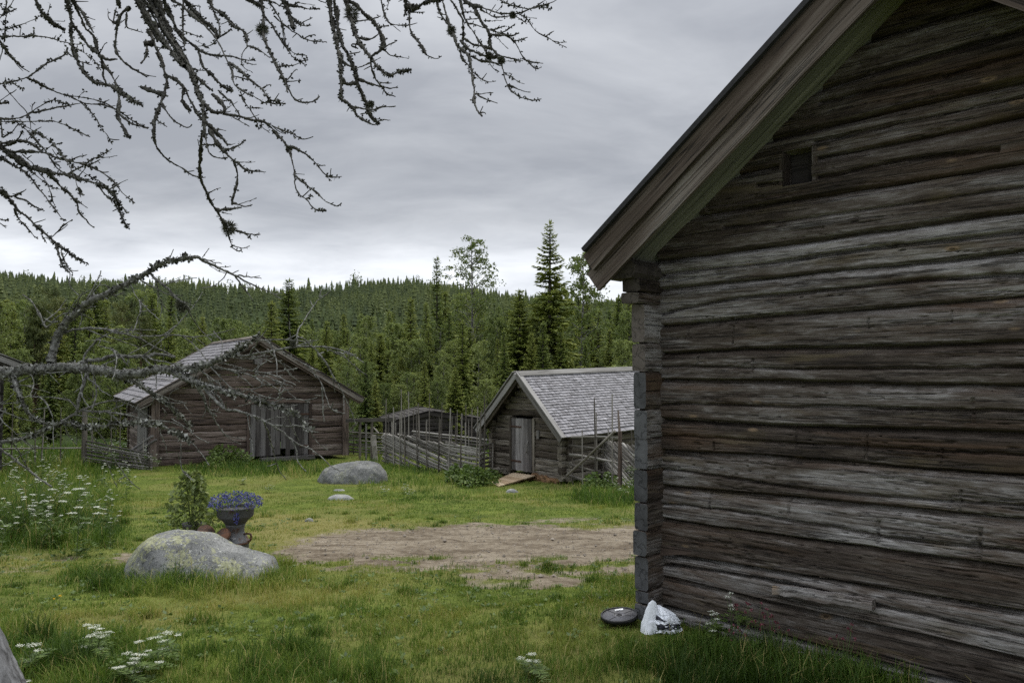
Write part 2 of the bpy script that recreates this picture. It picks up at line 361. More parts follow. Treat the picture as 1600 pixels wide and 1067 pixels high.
# ------------------------------------------------------------------ near log cabin
CW = np.array([.728, -.686]); CW = CW / np.linalg.norm(CW)         # along the gable wall, towards the viewer's right
CN = np.array([-CW[1] * -1, -CW[0]]) ; CN = np.array([CW[1], -CW[0]])  # outward normal (towards the camera)
if np.dot(CN, [-1.0, -5.0]) < 0: CN = -CN
CC = np.array([1.043, 5.35])
def wp(t, z, n=0.0):
    t, z, n = np.broadcast_arrays(np.asarray(t, float), np.asarray(z, float), np.asarray(n, float))
    return np.stack([CC[0] + CW[0] * t + CN[0] * n, CC[1] + CW[1] * t + CN[1] * n, z], -1)
def wray(px, py, n=0.0):
    """(t, z) on the gable wall plane (offset n) under a pixel"""
    d = P(px, py, 1.0) - np.array([0, 0, CAMZ]); c = CC + CN * n
    A = np.array([[d[0], -CW[0]], [d[1], -CW[1]]]); s, t = np.linalg.solve(A, c); return t, CAMZ + d[2] * s
D3 = np.array([CW[0], CW[1], 0.]); N3 = np.array([CN[0], CN[1], 0.]); Z3 = np.array([0, 0, 1.])
SLOPE = .775; TP = 1.735
_a = wray(1012, 415); ZS0 = wray(1034, 398)[1]
def roofline(t): return ZS0 + SLOPE * np.where(t < TP, t, 2 * TP - t)     # soffit meets wall
cab = empty('log_cabin', wp(0, float(zg(*wp(0, 0)[:2])) ), 'dark weathered log cabin filling the right side, its gable wall close to the viewer', 'log cabin')
SEAMS = [((1062, 990), (1430, 1090)), ((1034, 946), (1470, 1061)), ((1032, 899), (1600, 1032)), ((1032, 864), (1600, 958)), ((1032, 812), (1600, 889)),
         ((1032, 760), (1600, 813)), ((1032, 702), (1600, 746)), ((1030, 657), (1600, 678)), ((1029, 593), (1600, 603)), ((1029, 551), (1600, 534)),
         ((1029, 509), (1600, 465)), ((1026, 453), (1600, 392)), ((1100, 398), (1600, 330)), ((1101, 335), (1600, 255)), ((1180, 266), (1600, 180)),
         ((1215, 214), (1600, 124)), ((1308, 130), (1600, 45)), ((1386, 52), (1555, -2))]
CRACKS = [([(1024, 430), (1200, 411), (1300, 396), (1600, 362)], 1.0), ([(1026, 491), (1153, 466), (1300, 453), (1450, 437), (1600, 428)], .9),
          ([(1280, 161), (1375, 139), (1487, 116), (1600, 84)], 1.0), ([(1270, 222), (1412, 191), (1600, 150)], .8), ([(1180, 290), (1300, 274), (1412, 249), (1562, 232)], .9),
          ([(1130, 356), (1300, 336), (1470, 311), (1600, 292)], .5), ([(1030, 880), (1213, 908), (1369, 946), (1600, 994)], 1.2), ([(1032, 732), (1300, 770), (1480, 783), (1600, 790)], .6),
          ([(1032, 786), (1180, 804), (1400, 842), (1600, 862)], .6), ([(1032, 680), (1200, 690), (1600, 712)], .5), ([(1032, 631), (1300, 636), (1600, 643)], .6), ([(1032, 572), (1300, 577), (1600, 574)], .5)]
def build_gable():
    T0, T1, DT = -.02, 2 * TP, .0065
    ts = np.arange(T0, T1, DT); nt_ = len(ts)
    zl = []
    for (a, b) in SEAMS:
        ta, za = wray(*a); tb, zb = wray(*b); s = (zb - za) / (tb - ta); zl.append(za + s * np.clip(ts - ta, -3, 3))
    zl = [zl[0] - .5] + zl
    step = .2
    while zl[-1].mean() < roofline(TP) + .15: zl.append(zl[-1] + step)
    for i in range(1, len(zl)): zl[i] = zl[i] + (fbm(ts * 1.3, ts * 0 + i * 5.3, 3, 60 + i) - .5) * .022 + (fbm(ts * 9, ts * 0 + i, 3, 90 + i) - .5) * .006
    crk = []
    for pts, a in CRACKS:
        w = [wray(*p) for p in pts]; crk.append((np.interp(ts, [q[0] for q in w], [q[1] for q in w], left=-9, right=-9), a))
    cuts = []
    for (cx_, cy0, cy1, cw_) in ((1145, 508, 537, 4), (1090, 558, 577, 4), (1176, 560, 583, 4), (1519, 621, 637, 6), (1520, 645, 661, 6), (1352, 680, 717, 4), (1470, 702, 717, 4), (1242, 668, 702, 3), (1356, 497, 515, 3), (1107, 770, 800, 4), (1231, 775, 805, 5), (1371, 813, 850, 6), (1530, 822, 876, 8), (1484, 775, 792, 6), (1075, 510, 525, 3), (1500, 765, 800, 4), (1150, 945, 965, 5), (1486, 485, 505, 3), (1115, 690, 704, 3)):
        a_ = wray(cx_, cy1); b_ = wray(cx_, cy0); cuts.append((a_[0], a_[1], b_[1], .0011 * cw_ + .002))
    V = []; Q = []; Gc = []; PVs = []; n0 = 0
    for i in range(len(zl) - 1):
        zb, zt = zl[i], zl[i + 1]; R = int(np.clip((zt - zb).mean() / .0052, 14, 60))
        # rows denser at the seams
        v = np.linspace(0, 1, R + 1); v = v + .06 * np.sin(2 * np.pi * v) * -1; v[0] = 0; v[-1] = 1
        vv, tt = np.meshgrid(v, ts, indexing='ij'); z = zb + (zt - zb) * vv
        seed = 100 + i * 7; off = (vn(i * 3.7, 1.3, 3) - .5) * .03
        c = np.abs(2 * vv - 1); lo = np.clip(1 - vv / .09, 0, 1); hi = np.clip((vv - .80) / .20, 0, 1)
        n = -.060 * lo ** 1.6 - .050 * hi ** 1.7 - .006 * c ** 2
        n = n + (fbm(tt * .9, tt * 0 + i * 9, 2, seed) - .5) * .03 + (fbm(tt * 1.3, vv * 1.6 + i * 9, 2, seed) - .5) * .014 + (fbm(tt * 5, z * 16, 3, seed + 1) - .5) * .006
        # hewn facets and grain ridges
        n = n + (fbm(tt * 3.2, z * 120, 3, seed + 2) - .5) * .0045 + (fbm(tt * 14, z * 60, 2, seed + 3) - .5) * .003
        # fine drying checks
        ck = fbm(tt * .9, z * 38, 3, seed + 4); w_ = np.clip(1 - np.abs(ck - .5) / .022, 0, 1) * sst(.42, .58, fbm(tt * 1.6, z * 9, 2, seed + 5))
        n = n - .020 * w_
        for zc_, a in crk:
            zz = zc_[None, :] + (fbm(ts * 6, ts * 0 + a, 3, 7) - .5)[None, :] * .014
            g = sst(.25, .6, fbm(ts * 1.7, ts * 0 + a * 11, 2, 12))[None, :] * .7 + .3
            hw = .0075 * a * g + .002; dd = np.abs(z - zz)
            n = n - .065 * a * np.clip(1.6 - dd / hw, 0, 1) - .006 * np.clip(1 - dd / .03, 0, 1)
        for (ct, cz0, cz1, cwid) in cuts:
            n = n - .016 * np.clip(1.5 - np.abs(tt - ct - (z - cz0) * .06) / cwid, 0, 1) * ((z > cz0) & (z < cz1))
        V.append(wp(tt, z, n).reshape(-1, 3)); o = RNG.random(3) * 30
        Gc.append(np.stack([tt + o[0], z + o[1], n * .5 + o[2]], -1).reshape(-1, 3)); PVs.append(np.full(tt.size, vn(i * 2.3, 7.7, 15)))
        idx = n0 + np.arange((R + 1) * nt_).reshape(R + 1, nt_)
        q = np.stack([idx[:-1, :-1], idx[:-1, 1:], idx[1:, 1:], idx[1:, :-1]], -1)
        tc_ = (tt[:-1, :-1] + DT / 2); zc2 = (z[:-1, :-1] + z[1:, 1:]) / 2
        keep = (zc2 < roofline(tc_) + .05)
        keep &= ~((tc_ > VH[0]) & (tc_ < VH[1]) & (zc2 > VH[2]) & (zc2 < VH[3]))
        Q.append(q[keep]); n0 += (R + 1) * nt_
    part('gable_wall', np.concatenate(V), np.concatenate(Q), None, cab, smooth=True, mats=[MW['wall']], attrs={'pv': np.concatenate(PVs)}, vecs={'gc': np.concatenate(Gc)})
_v0 = wray(1223, 288); _v1 = wray(1268, 229)
VH = (_v0[0], _v1[0], wray(1245, 288)[1], wray(1245, 232)[1])
# knots and weathering differ on the near wall: its own material
def wall_material():
    m, t = M('near_weathered_log'); k = NT(t); g = k.attr('gc', 'Vector'); pv = k.attr('pv')
    n1 = k.noise(k.mapv(g, (6.0, 105, 105)), 1, 8, .72, .5)
    n2 = k.noise(k.mapv(g, (1.1, 6.5, 6.5), (4, 7, 2)), 1, 5, .62, .9)
    n5 = k.noise(k.mapv(g, (7.5, 48, 48), (2, 9, 2)), 1, 7, .68, .9)
    f = k.math('ADD', k.math('ADD', k.math('MULTIPLY', n1, .22), k.math('MULTIPLY', n2, .46)), k.math('MULTIPLY', n5, .32))
    f = k.math('ADD', f, k.math('MULTIPLY', k.math('SUBTRACT', pv, .5), .20))
    col = k.ramp(f, [(.35, (.017, .0125, .009)), (.43, (.042, .032, .025)), (.495, (.080, .067, .056)), (.555, (.145, .134, .125)), (.65, (.30, .293, .288))])
    n4 = k.noise(k.mapv(g, (.55, 4.5, 4.5), (6, 1, 5)), 1, 4, .6, .4)
    col = k.mix(k.ramp(n4, [(.50, 0.0), (.66, .75)]), col, (.070, .042, .024))
    n6 = k.noise(k.mapv(g, (1.4, 6, 6), (16, 1, 5)), 1, 5, .6, .4)
    col = k.mix(k.ramp(n6, [(.57, 0.0), (.68, .45)]), col, (.115, .092, .050))
    vo = k.n('ShaderNodeTexVoronoi', feature='F1'); k.l(k.mapv(g, (2.1, 6.0, .0)), vo.inputs['Vector']); vo.inputs['Scale'].default_value = 1.0
    kd = vo.outputs['Distance']
    kn = k.ramp(kd, [(.0, .2), (.03, .45), (.045, 1.0)]); col = k.mix(k.ramp(kd, [(.045, .85), (.10, 0.0)]), col, (.21, .15, .09)); col = k.mix(1.0, col, kn, 'MULTIPLY')
    n3 = k.noise(k.mapv(g, (.6, 30, 30), (1, 3, 9)), 1, 4, .55, .3)
    cr = k.ramp(k.math('ABSOLUTE', k.math('SUBTRACT', n3, .5)), [(0.0, .10), (0.009, .25), (0.022, 1.0)])
    col = k.mix(.85, col, cr, 'MULTIPLY')
    h = k.math('ADD', k.math('MULTIPLY', n1, .8), k.math('MULTIPLY', cr, .5))
    k.out(col, .78, k.bump(h, .9, .006), spec=.28); return m
MW['wall'] = wall_material()
build_gable()
def build_cabin_rest():
    # vent opening: a box let into the wall
    w = Wood(); t0, t1, z0, z1 = VH; e = .0
    w.board(wp(t0 - .012, z0 - e, -.09), wp(t0 - .012, z1 + e, -.09), N3, .16, .03, nseg=3, jit=.002)
    w.board(wp(t1 + .012, z0 - e, -.09), wp(t1 + .012, z1 + e, -.09), N3, .16, .03, nseg=3, jit=.002)
    w.board(wp(t0, z0 - .012, -.09), wp(t1, z0 - .012, -.09), N3, .16, .03); w.board(wp(t0, z1 + .012, -.09), wp(t1, z1 + .012, -.09), N3, .16, .03)
    vent = w.done('vent_opening', MW['wall'], cab)
    w = Wood(); tm = (t0 + t1) / 2
    w.board(wp(t0 - .02, (z0 + z1) / 2, -.135), wp(tm + .02, (z0 + z1) / 2, -.135), Z3, z1 - z0, .015); w.board(wp(tm + .022, (z0 + z1) / 2, -.128), wp(t1 + .02, (z0 + z1) / 2, -.128), Z3, z1 - z0, .015)
    w.done('shutter', MW['dark'], vent)
    # corner: ends of the side wall's logs standing out past the gable wall
    ys_ = [944, 924, 870, 830, 786, 734, 686, 640, 581, 536, 475, 457, 436]
    zb = wray(1000, 975, .19)[1] - .25
    zs = [zb] + [wray(1005, y, .19)[1] for y in ys_]
    for i in range(len(zs) - 1):
        a, b = zs[i], zs[i + 1]; hi = i >= 11
        pr = .19 + (RNG.random() - .5) * .03 + (.02 if i == 10 else 0) + (.07 if hi else 0); wd = .105 + (RNG.random() - .5) * .008 + (.03 if hi else 0)
        w = Wood(); tc_ = -.004 - wd / 2 + (RNG.random() - .5) * .008; h = (b - a) / 2 - .004
        sec = [(-1, -.86), (-.86, -1), (.8, -1), (1, -.8), (1, -.12), (.93, -.05), (1.0, .04), (1, .82), (.86, 1), (-.86, 1), (-1, .86), (-1.03, .0)]
        w.bar(wp(tc_, (a + b) / 2, -.12), wp(tc_ + (RNG.random() - .5) * .006, (a + b) / 2 + (RNG.random() - .5) * .008, pr), D3 * wd / 2, Z3 * h, sec=sec, nseg=5, jit=.004, capmi=1)
        o = w.done('log_end', [MW['wall'], MW['endbrown']] if i >= 9 else [MW['wall'], MW['endgrain']], cab)
        bm = o.modifiers.new('soft', 'BEVEL'); bm.width = .006; bm.segments = 2; bm.limit_method = 'ANGLE'; bm.angle_limit = math.radians(50)
    w = Wood(); zt = wray(1000, 434, .3)[1]; zu = wray(1000, 402, .3)[1]
    w.bar(wp(-.10, (zt + zu) / 2, -.3), wp(-.10, (zt + zu) / 2 , .33), D3 * .105, Z3 * (zu - zt) / 2, sec=[(-1, -.7), (-.7, -1), (.75, -1), (1, -.5), (1, .3), (.5, 1), (-.6, 1), (-1, .6)], nseg=5, jit=.005)
    w.done('wall_plate', [MW['endbrown']], cab)
    # side wall (turned away from the photograph) and the gable logs' ends
    w = Wood(); w.bar(wp(-.056, zb, -.01), wp(-.056, zs[-1], -.01), D3 * .036, N3 * .15, nseg=6)  # unseen core bar added inside the corner, blocks light between the log ends
    for i in range(len(zs) - 1):
        w.bar(wp(-.075, (zs[i] + zs[i + 1]) / 2, -.05), wp(-.075, (zs[i] + zs[i + 1]) / 2, -4.2), D3 * .065, Z3 * ((zs[i + 1] - zs[i]) / 2 - .002), sec=LOGSEC, nseg=6, jit=.008)
        w.bar(wp(2 * TP + .08, (zs[i] + zs[i + 1]) / 2, .2), wp(2 * TP + .08, (zs[i] + zs[i + 1]) / 2, -4.2), D3 * .065, Z3 * ((zs[i + 1] - zs[i]) / 2 - .002), sec=LOGSEC, nseg=6, jit=.008)
        w.bar(wp(-.2, (zs[i] + zs[i + 1]) / 2, -4.1), wp(2 * TP + .2, (zs[i] + zs[i + 1]) / 2, -4.1), N3 * .065, Z3 * ((zs[i + 1] - zs[i]) / 2 - .002), sec=LOGSEC, nseg=6, jit=.008)
    w.done('side_wall', MW['wall'], cab)
    # roof: thick boarded deck, felt edge, barge boards
    up = unit(np.array([0, 0, 1.0]) - 0); so_ = .45; eave = -.275
    def slope(t, dz=0.0, n=0.0, right=False):
        z = ZS0 + SLOPE * t + dz
        return wp(2 * TP - t if right else t, z, n)
    for right in (False, True):
        sd = unit(slope(1, 0, 0, right) - slope(0, 0, 0, right)); pn = unit(np.cross(sd, N3)); pn = pn if pn[2] > 0 else -pn
        w = Wood(); nb = 16; Ld = so_ + 4.4       # soffit / deck boards run up the slope
        for k in range(nb):
            n_ = so_ - .035 - (k + .5) * Ld / nb
            wdt = Ld / nb - .004
            if k < 2: wdt = Ld / nb - .006
            w.bar(slope(eave, .05 + RNG.random() * .006, n_, right), slope(TP, .05 + RNG.random() * .006, n_, right), N3 * wdt / 2, pn * .02, nseg=6, jit=.003)
        deck = w.done('roof_deck', MW['soffit'], cab)
        w = Wood(); w.bar(slope(eave - .02, .235, so_ / 2 - 2.2 + .035, right), slope(TP, .235, so_ / 2 - 2.2 + .035, right), N3 * (Ld / 2 + .03), pn * .016, nseg=4)
        w.done('roof_felt', MFELT, cab)
        w = Wood(); w.bar(slope(eave + .0, .155, so_ - .10, right), slope(TP, .155, so_ - .10, right), N3 * .03, pn * .055, nseg=4); w.done('verge_rafter', MW['dark'], cab)
        w = Wood(); dz0 = .135
        w.bar(slope(eave, dz0, so_ + .014, right), slope(TP, dz0, so_ + .014, right), N3 * .016, pn * .066, nseg=10, jit=.004); w.done('upper_barge_board', MW['barge'], cab)
        w = Wood(); w.bar(slope(eave + .01, -.002, so_ - .022, right), slope(TP, -.002, so_ - .022, right), N3 * .014, pn * .078, nseg=10, jit=.004); w.done('lower_barge_board', MW['barge'], cab)
    w = Wood(); w.bar(slope(eave - .02, .15, so_ - .03), slope(eave - .02, .15, -4.2), D3 * .014, Z3 * .05, nseg=6, jit=.003); w.done('eave_board', MW['dark'], cab)
    # loose ledge board and wedge caught in the seams
    a = np.array(wray(1214, 917)); b = np.array(wray(1369, 941)); w = Wood()
    w.bar(wp(a[0], a[1], .035), wp(b[0], b[1], .04), N3 * .032, Z3 * .026, nseg=14, jit=.005, pv=.95, sec=[(-1, -1), (1, -1), (1.05, .2), (.8, .9), (-1, 1)]); w.done('ledge_board', MW['wall'], cab)
    a = np.array(wray(1034, 858)); b = np.array(wray(1088, 863)); w = Wood()
    w.bar(wp(a[0], a[1], .0), wp(b[0], b[1], .0), N3 * .022, Z3 * .035, nseg=6, jit=.003, taper=.28); w.done('wedge', MW['barn'], cab)
build_cabin_rest()
# ------------------------------------------------------------------ small log buildings
def log_house(name, label, cat, O, g, W_, s, L, zb, ze, zp, of, oe, nlog, mw, roofmat, rows, cols, door=None, side_boards=False, barge=None, ridge=True, peakshift=0.0, wallt=.09, back=True, plank_roof=False):
    """O: front corner nearest the side wall seen; g: along the gable; s: horizontal, away along the side"""
    O = np.asarray(O, float); g = np.asarray(g, float); s = np.asarray(s, float); hs = unit(s * [1, 1, 0])
    root = empty(name, O, label, cat)
    def pt(u, v, z): return O + g * u + s * v + Z3 * (z - zb)
    barge = barge or MW['greyboard']; mid = W_ / 2 + peakshift
    def rz(u):   # underside of the roof over the gable
        return np.where(u < mid, ze + (zp - ze) * u / mid, ze + (zp - ze) * (W_ - u) / (W_ - mid))
    hl = (ze - zb) / nlog; dA = hs * wallt
    w = Wood(); z = zb; i = 0; de = door
    while z + hl * .5 < zp - .12:
        zc_ = z + hl / 2; hh = hl / 2 * .99
        if zc_ < ze: u0, u1 = -.16, W_ + .16
        else: u0 = mid * (zc_ + hl * .3 - ze) / (zp - ze); u1 = W_ - (W_ - mid) * (zc_ + hl * .3 - ze) / (zp - ze)
        if u1 - u0 > .15:
            segs = [(u0, u1)]
            if de and de['z0'] - .02 < zc_ < de['z1'] + .01: segs = [(u0, de['u0'] - .03), (de['u1'] + .03, u1)]
            for a, b in segs:
                w.bar(pt(a, .0, zc_), pt(b, .0, zc_), dA, Z3 * hh, sec=LOGSEC, nseg=max(2, int((b - a) / .3)), jit=.012, bow=(RNG.random() - .5) * .02)
        z += hl; i += 1
    w.done('gable_wall', mw, root)
    w = Wood()
    for i in range(nlog):
        zc_ = zb + hl * (i + .5)
        for u in ((0, W_)):
            w.bar(pt(u, -.2 - RNG.random() * .05, zc_ + hl * .12), pt(u, L, zc_ + hl * .12), g * wallt, Z3 * hl / 2 * .98, sec=LOGSEC, nseg=8, jit=.012)
        w.bar(pt(-.15, L - .1, zc_), pt(W_ + .15, L - .1, zc_), dA, Z3 * hl / 2, sec=LOGSEC, nseg=4, jit=.01)
    w.done('side_wall', mw, root)
    # roof deck and covering, one part per slope
    for sd in (0, 1):
        uE = -oe if sd == 0 else W_ + oe
        dzE = -(zp - ze) * oe / (mid if sd == 0 else (W_ - mid))
        E = lambda v, d=0.0: pt(uE, v, ze + dzE) + nr * d
        R_ = lambda v, d=0.0: pt(mid, v, zp) + nr * d
        sl = unit(pt(mid, 0, zp) - pt(uE, 0, ze + dzE)); nr = unit(np.cross(sl, s)); nr = nr if nr[2] > 0 else -nr
        slen = np.linalg.norm(R_(0) - E(0))
        w = Wood(); w.bar(E(L / 2, .03), R_(L / 2, .03), s * (L / 2 + of - .02), nr * .028); w.done('roof_deck', MW['dark'], root)
        w = Wood(); cw = (L + 2 * of) / cols
        for r in range(rows):
            ex = slen / rows
            for c in range(cols):
                v = -of + (c + .5) * cw + (RNG.random() - .5) * .012
                d0 = r * ex + (RNG.random() - .5) * ex * .14 - (.06 if r == 0 else 0)
                p0 = E(v, .094 + RNG.random() * .012) + sl * d0; p1 = E(v + (RNG.random() - .5) * .02, .058) + sl * min(d0 + ex * 1.7, slen)
                if plank_roof and RNG.random() < .03: continue
                w.bar(p0, p1, s * (cw * (.44 + RNG.random() * .05)), nr * .017)
        w.done('shingle_roof', roofmat, root)
        for v, tg in ((-of, 'barge_board'), (L + of, 'barge_board')):
            sg = -1 if v < 0 else 1
            w = Wood(); w.bar(E(v + sg * .02, -.01) - sl * .05, R_(v + sg * .02, -.01), hs * .018, nr * .075, nseg=6, jit=.004); w.done(tg, barge, root)
            w = Wood(); w.bar(E(v, .115) - sl * .07, R_(v, .115), hs * .075, nr * .014, nseg=6, jit=.003); w.done('verge_board', barge, root)
            w = Wood(); w.bar(E(v - sg * .05, -.11) - sl * .02, R_(v - sg * .05, -.11), hs * .02, nr * .05, nseg=6, jit=.004); w.done('inner_barge_board', mw, root)
        if ridge:
            w = Wood(); c0 = R_(-of - .02, .13) - sl * .085; c1 = R_(L + of, .13) - sl * .085
            w.bar(c0, c1, sl * .095, nr * .014, nseg=8, jit=.004); w.done('ridge_board', barge, root)
    return root, pt
def unit2(a): a = np.asarray(a, float); return np.array([a[0], a[1], 0]) / np.linalg.norm(a)
# ------------------------------------------------------------------ shed
def make_door(root, name, pt, u0, u1, z0, z1, nb, mw, n=-.10, gaps=(), hinge=True, handle=True):
    d = put(name, None, root, (0, 0, 0))
    w = Wood(); bw = (u1 - u0) / nb
    for k in range(nb):
        a = u0 + (k + .5) * bw; zz0 = z0 + (gaps[k] if k < len(gaps) else 0) + RNG.random() * .02
        p0 = pt(a, n, zz0); p1 = pt(a, n, z1 - RNG.random() * .015)
        w.bar(p0, p1, (pt(a + .5, n, 0) - pt(a - .5, n, 0)) * (bw * .485), (pt(a, n + .5, 0) - pt(a, n - .5, 0)) * .018, nseg=5, jit=.004)
    w.done('door_planks', mw, d)
    return d
so3 = P(885, 752, 21.0); sg = np.array([-.612, .79, 0]); ss = np.array([.79, .612, .03])
zb_, ze_, zp_ = so3[2], .17, 1.57
shed, spt = log_house('log_shed', 'small grey log shed with a single plank door and a silvery shingle roof', 'shed', so3, sg, 3.2, ss, 4.6, zb_, ze_, zp_, .48, .32, 8, MW['shed'], MW['shingle'], 24, 42,
                      door=dict(u0=1.36, u1=2.28, z0=zb_ + .08, z1=.30), barge=MW['edgeboard'])
dr = make_door(shed, 'door', spt, 1.36, 2.28, zb_ + .1, .30, 5, MW['greyboard'])
w = Wood()
for z_ in (zb_ + .38, .05):
    w = Wood(); w.bar(spt(2.30, -.128, z_), spt(1.82, -.128, z_), (spt(0, .5, 0) - spt(0, -.5, 0)) * .006, Z3 * .022); w.done('strap_hinge', MIRON, dr)
w = Wood(); hp = [(1.50, -.13, -.34), (1.47, -.19, -.42), (1.46, -.20, -.52), (1.50, -.18, -.62), (1.56, -.14, -.66)]
for a, b in zip(hp[:-1], hp[1:]): w.pole(spt(*a), spt(*b), .016, 6)
w.done('handle', MW['edgeboard'], dr)
w = Wood(); w.bar(spt(1.27, -.11, zb_ + .05), spt(1.27, -.11, .32), sg * .05, ss * .02, nseg=4, jit=.003); w.done('door_jamb', MW['shed'], shed); w = Wood(); w.bar(spt(2.35, -.10, zb_ + .05), spt(2.35, -.10, .32), sg * .04, ss * .02, nseg=4, jit=.003)
w.done('door_jamb', MW['shed'], shed)
w = Wood(); w.bar(spt(1.07, -.115, -.24), spt(1.07, -.115, -.0), sg * .055, ss * .008); w.done('pale_board', MW['edgeboard'], shed)
w = Wood(); w.bar(spt(1.25, -.12, zb_ + .02), spt(.05, -.14, zb_ - .06), ss * .10, Z3 * .10, sec=LOGSEC, nseg=12, jit=.035); w.done('rotten_sill', MW['rot'], shed)
w = Wood(); w.bar(spt(2.4, -.1, zb_ + .02), spt(3.3, -.14, zb_ - .03), ss * .10, Z3 * .09, sec=LOGSEC, nseg=10, jit=.03); w.done('sill', MW['shed'], shed)
w = Wood()   # beam ends under the eaves of the gable
for u_, z_ in ((2.55, .80), (1.6, 1.28)):
    w = Wood(); w.bar(spt(u_, -.36, z_), spt(u_, .3, z_), sg * .10, Z3 * .09, sec=LOGSEC, nseg=2, jit=.006); w.done('purlin_end', MW['shed'], shed)
# ramp of pale planks leading up to the door
rb = spt(1.9, -.8, zb_ - .1); ramp = empty('plank_ramp', rb, 'short ramp of pale fresh planks leading up to the shed door', 'ramp')
r00, r10 = P(835.5, 743, 21.75), P(801, 739, 22.75); r01, r11 = P(779, 760, 20.2), P(768, 754, 21.2)
w = Wood()
for k in range(6):
    f0, f1 = k / 6, (k + 1) / 6; a = (f0 + f1) / 2
    p0 = r00 + (r01 - r00) * a; p1 = r10 + (r11 - r10) * a; dd = (r01 - r00) / 6
    w.bar(p0 + (p0 - p1) * .03, p1, dd * .48, Z3 * .014, nseg=3, jit=.004)
w.done('deck_board', MW['fresh'], ramp)
for (a, b) in ((r00 + (r10 - r00) * .1, r01 + (r11 - r01) * .1), (r10 + (r00 - r10) * .1, r11 + (r01 - r11) * .1)):
    w = Wood(); w.bar(a - Z3 * .075, b - Z3 * .05, unit(r10 - r00) * .03, Z3 * .05, nseg=2); w.done('bearer', MW['rot'], ramp)
# ------------------------------------------------------------------ barn
bo = P(240, 728, 25.5); bg = np.array([.846, .533, 0]); bs = np.array([-.533, .846, 0]); bzb = bo[2]
barn, bpt = log_house('log_barn', 'brown log barn with grey double doors in its gable, beyond the lichen covered limb', 'barn', bo, bg, 6.5, bs, 6.6, bzb, .88, 2.78, .5, .52, 11, MW['barn'], MW['barnshingle'], 17, 46,
                      door=dict(u0=3.05, u1=5.14, z0=bzb + .05, z1=.52), barge=MW['barge'])
d1 = make_door(barn, 'door', bpt, 3.07, 4.12, bzb + .12, .50, 6, MW['barndoor'], gaps=(0, 0, 0, 0, .0, .02))
d2 = make_door(barn, 'door', bpt, 4.14, 5.13, bzb + .10, .50, 6, MW['barndoor'], gaps=(.26, .0, .22, 0, 0, 0))
w = Wood(); w.bar(bpt(4.8, -.13, bzb + .42), bpt(5.16, -.13, bzb + .42), bs * .006, Z3 * .03); w.done('strap_hinge', MIRON, d2); w = Wood(); w.bar(bpt(4.8, -.13, .1), bpt(5.16, -.13, .1), bs * .006, Z3 * .03); w.done('strap_hinge', MIRON, d2)
for u_ in (3.0, 5.2):
    w = Wood(); w.bar(bpt(u_, -.12, bzb), bpt(u_, -.12, .505), bg * .05, bs * .03, nseg=4, jit=.004); w.done('door_jamb', MW['barn'], barn)
w = Wood(); w.bar(bpt(2.95, -.12, .56), bpt(5.25, -.12, .56), bs * .03, Z3 * .05); w.done('door_lintel', MW['barn'], barn)
w = Wood(); w.bar(bpt(3.4, -.25, bzb + .02), bpt(5.3, -.25, bzb + .02), bs * .16, Z3 * .06, nseg=5, jit=.01); w.done('doorstep', MW['barndoor'], barn)
w = Wood(); w.bar(bpt(3.27, -.34, 2.0), bpt(3.27, .2, 2.0), bg * .13, Z3 * .10, sec=LOGSEC); w.done('purlin_end', MW['greyboard'], barn)
w = Wood()
for k in range(13):
    v = .75 + k * .21; w.bar(bpt(-.125, v, bzb + .05), bpt(-.125, v, .72), bs * .1, bg * .012, nseg=3, jit=.004)
w.done('board_cladding', MW['edgeboard'], barn)
for u_ in (.0, 6.5):
    w = Wood(); w.bar(bpt(u_ + (-.02 if u_ < 1 else .02), -.21, bzb), bpt(u_, -.21, .8), bg * .12, bs * .04, nseg=8, jit=.012); w.done('corner_post', MW['barn'], barn)
# boards leaning against the barn corner
w = Wood(); a0, a1 = P(205, 704, 25.0), P(238, 681, 25.2)
w.bar(a0, a1, np.array([.5, .7, 0]) * .05, Z3 * .03, nseg=2); o = w.done('leaning_board', MW['greyboard'], None, a0); tag(o, 'upper one of two short grey boards leaning at the left front corner of the barn', 'board')
w = Wood(); w.bar(a0 + [.12, 0, -.07], a1 + [.12, 0, -.12], np.array([.5, .7, 0]) * .05, Z3 * .03, nseg=2); o = w.done('leaning_board', MW['greyboard'], None, a0); tag(o, 'lower one of two short grey boards leaning at the left front corner of the barn', 'board')
# low hut behind the fence, and the hut whose eave comes in at the left edge
ho = P(616, 712, 31.0); hz = float(zg(ho[0], ho[1])); ho[2] = hz
log_house('log_hut', 'low dark hut showing between the tall stakes behind the round pole fence', 'hut', ho, unit([.965, .26, 0]), 3.6, unit([-.26, .965, 0]), 3.2, hz, -.42, -.05, .15, .2, 7, MW['dark'], MW['dark'], 8, 18, barge=MW['dark'], peakshift=-.35, ridge=False)
lo_ = P(-8, 742, 22.0); lz = float(zg(lo_[0], lo_[1])); lo_[2] = lz
log_house('log_hut', 'grey hut at the left edge with only a roof corner and a wall end showing', 'hut', lo_, unit([-.83, -.55, 0]), 4.0, unit([-.55, .83, 0]), 4.0, lz, 2.06, 2.94, .3, .80, 13, MW['dark'], MW['dark'], 10, 20, barge=MW['greyboard'])
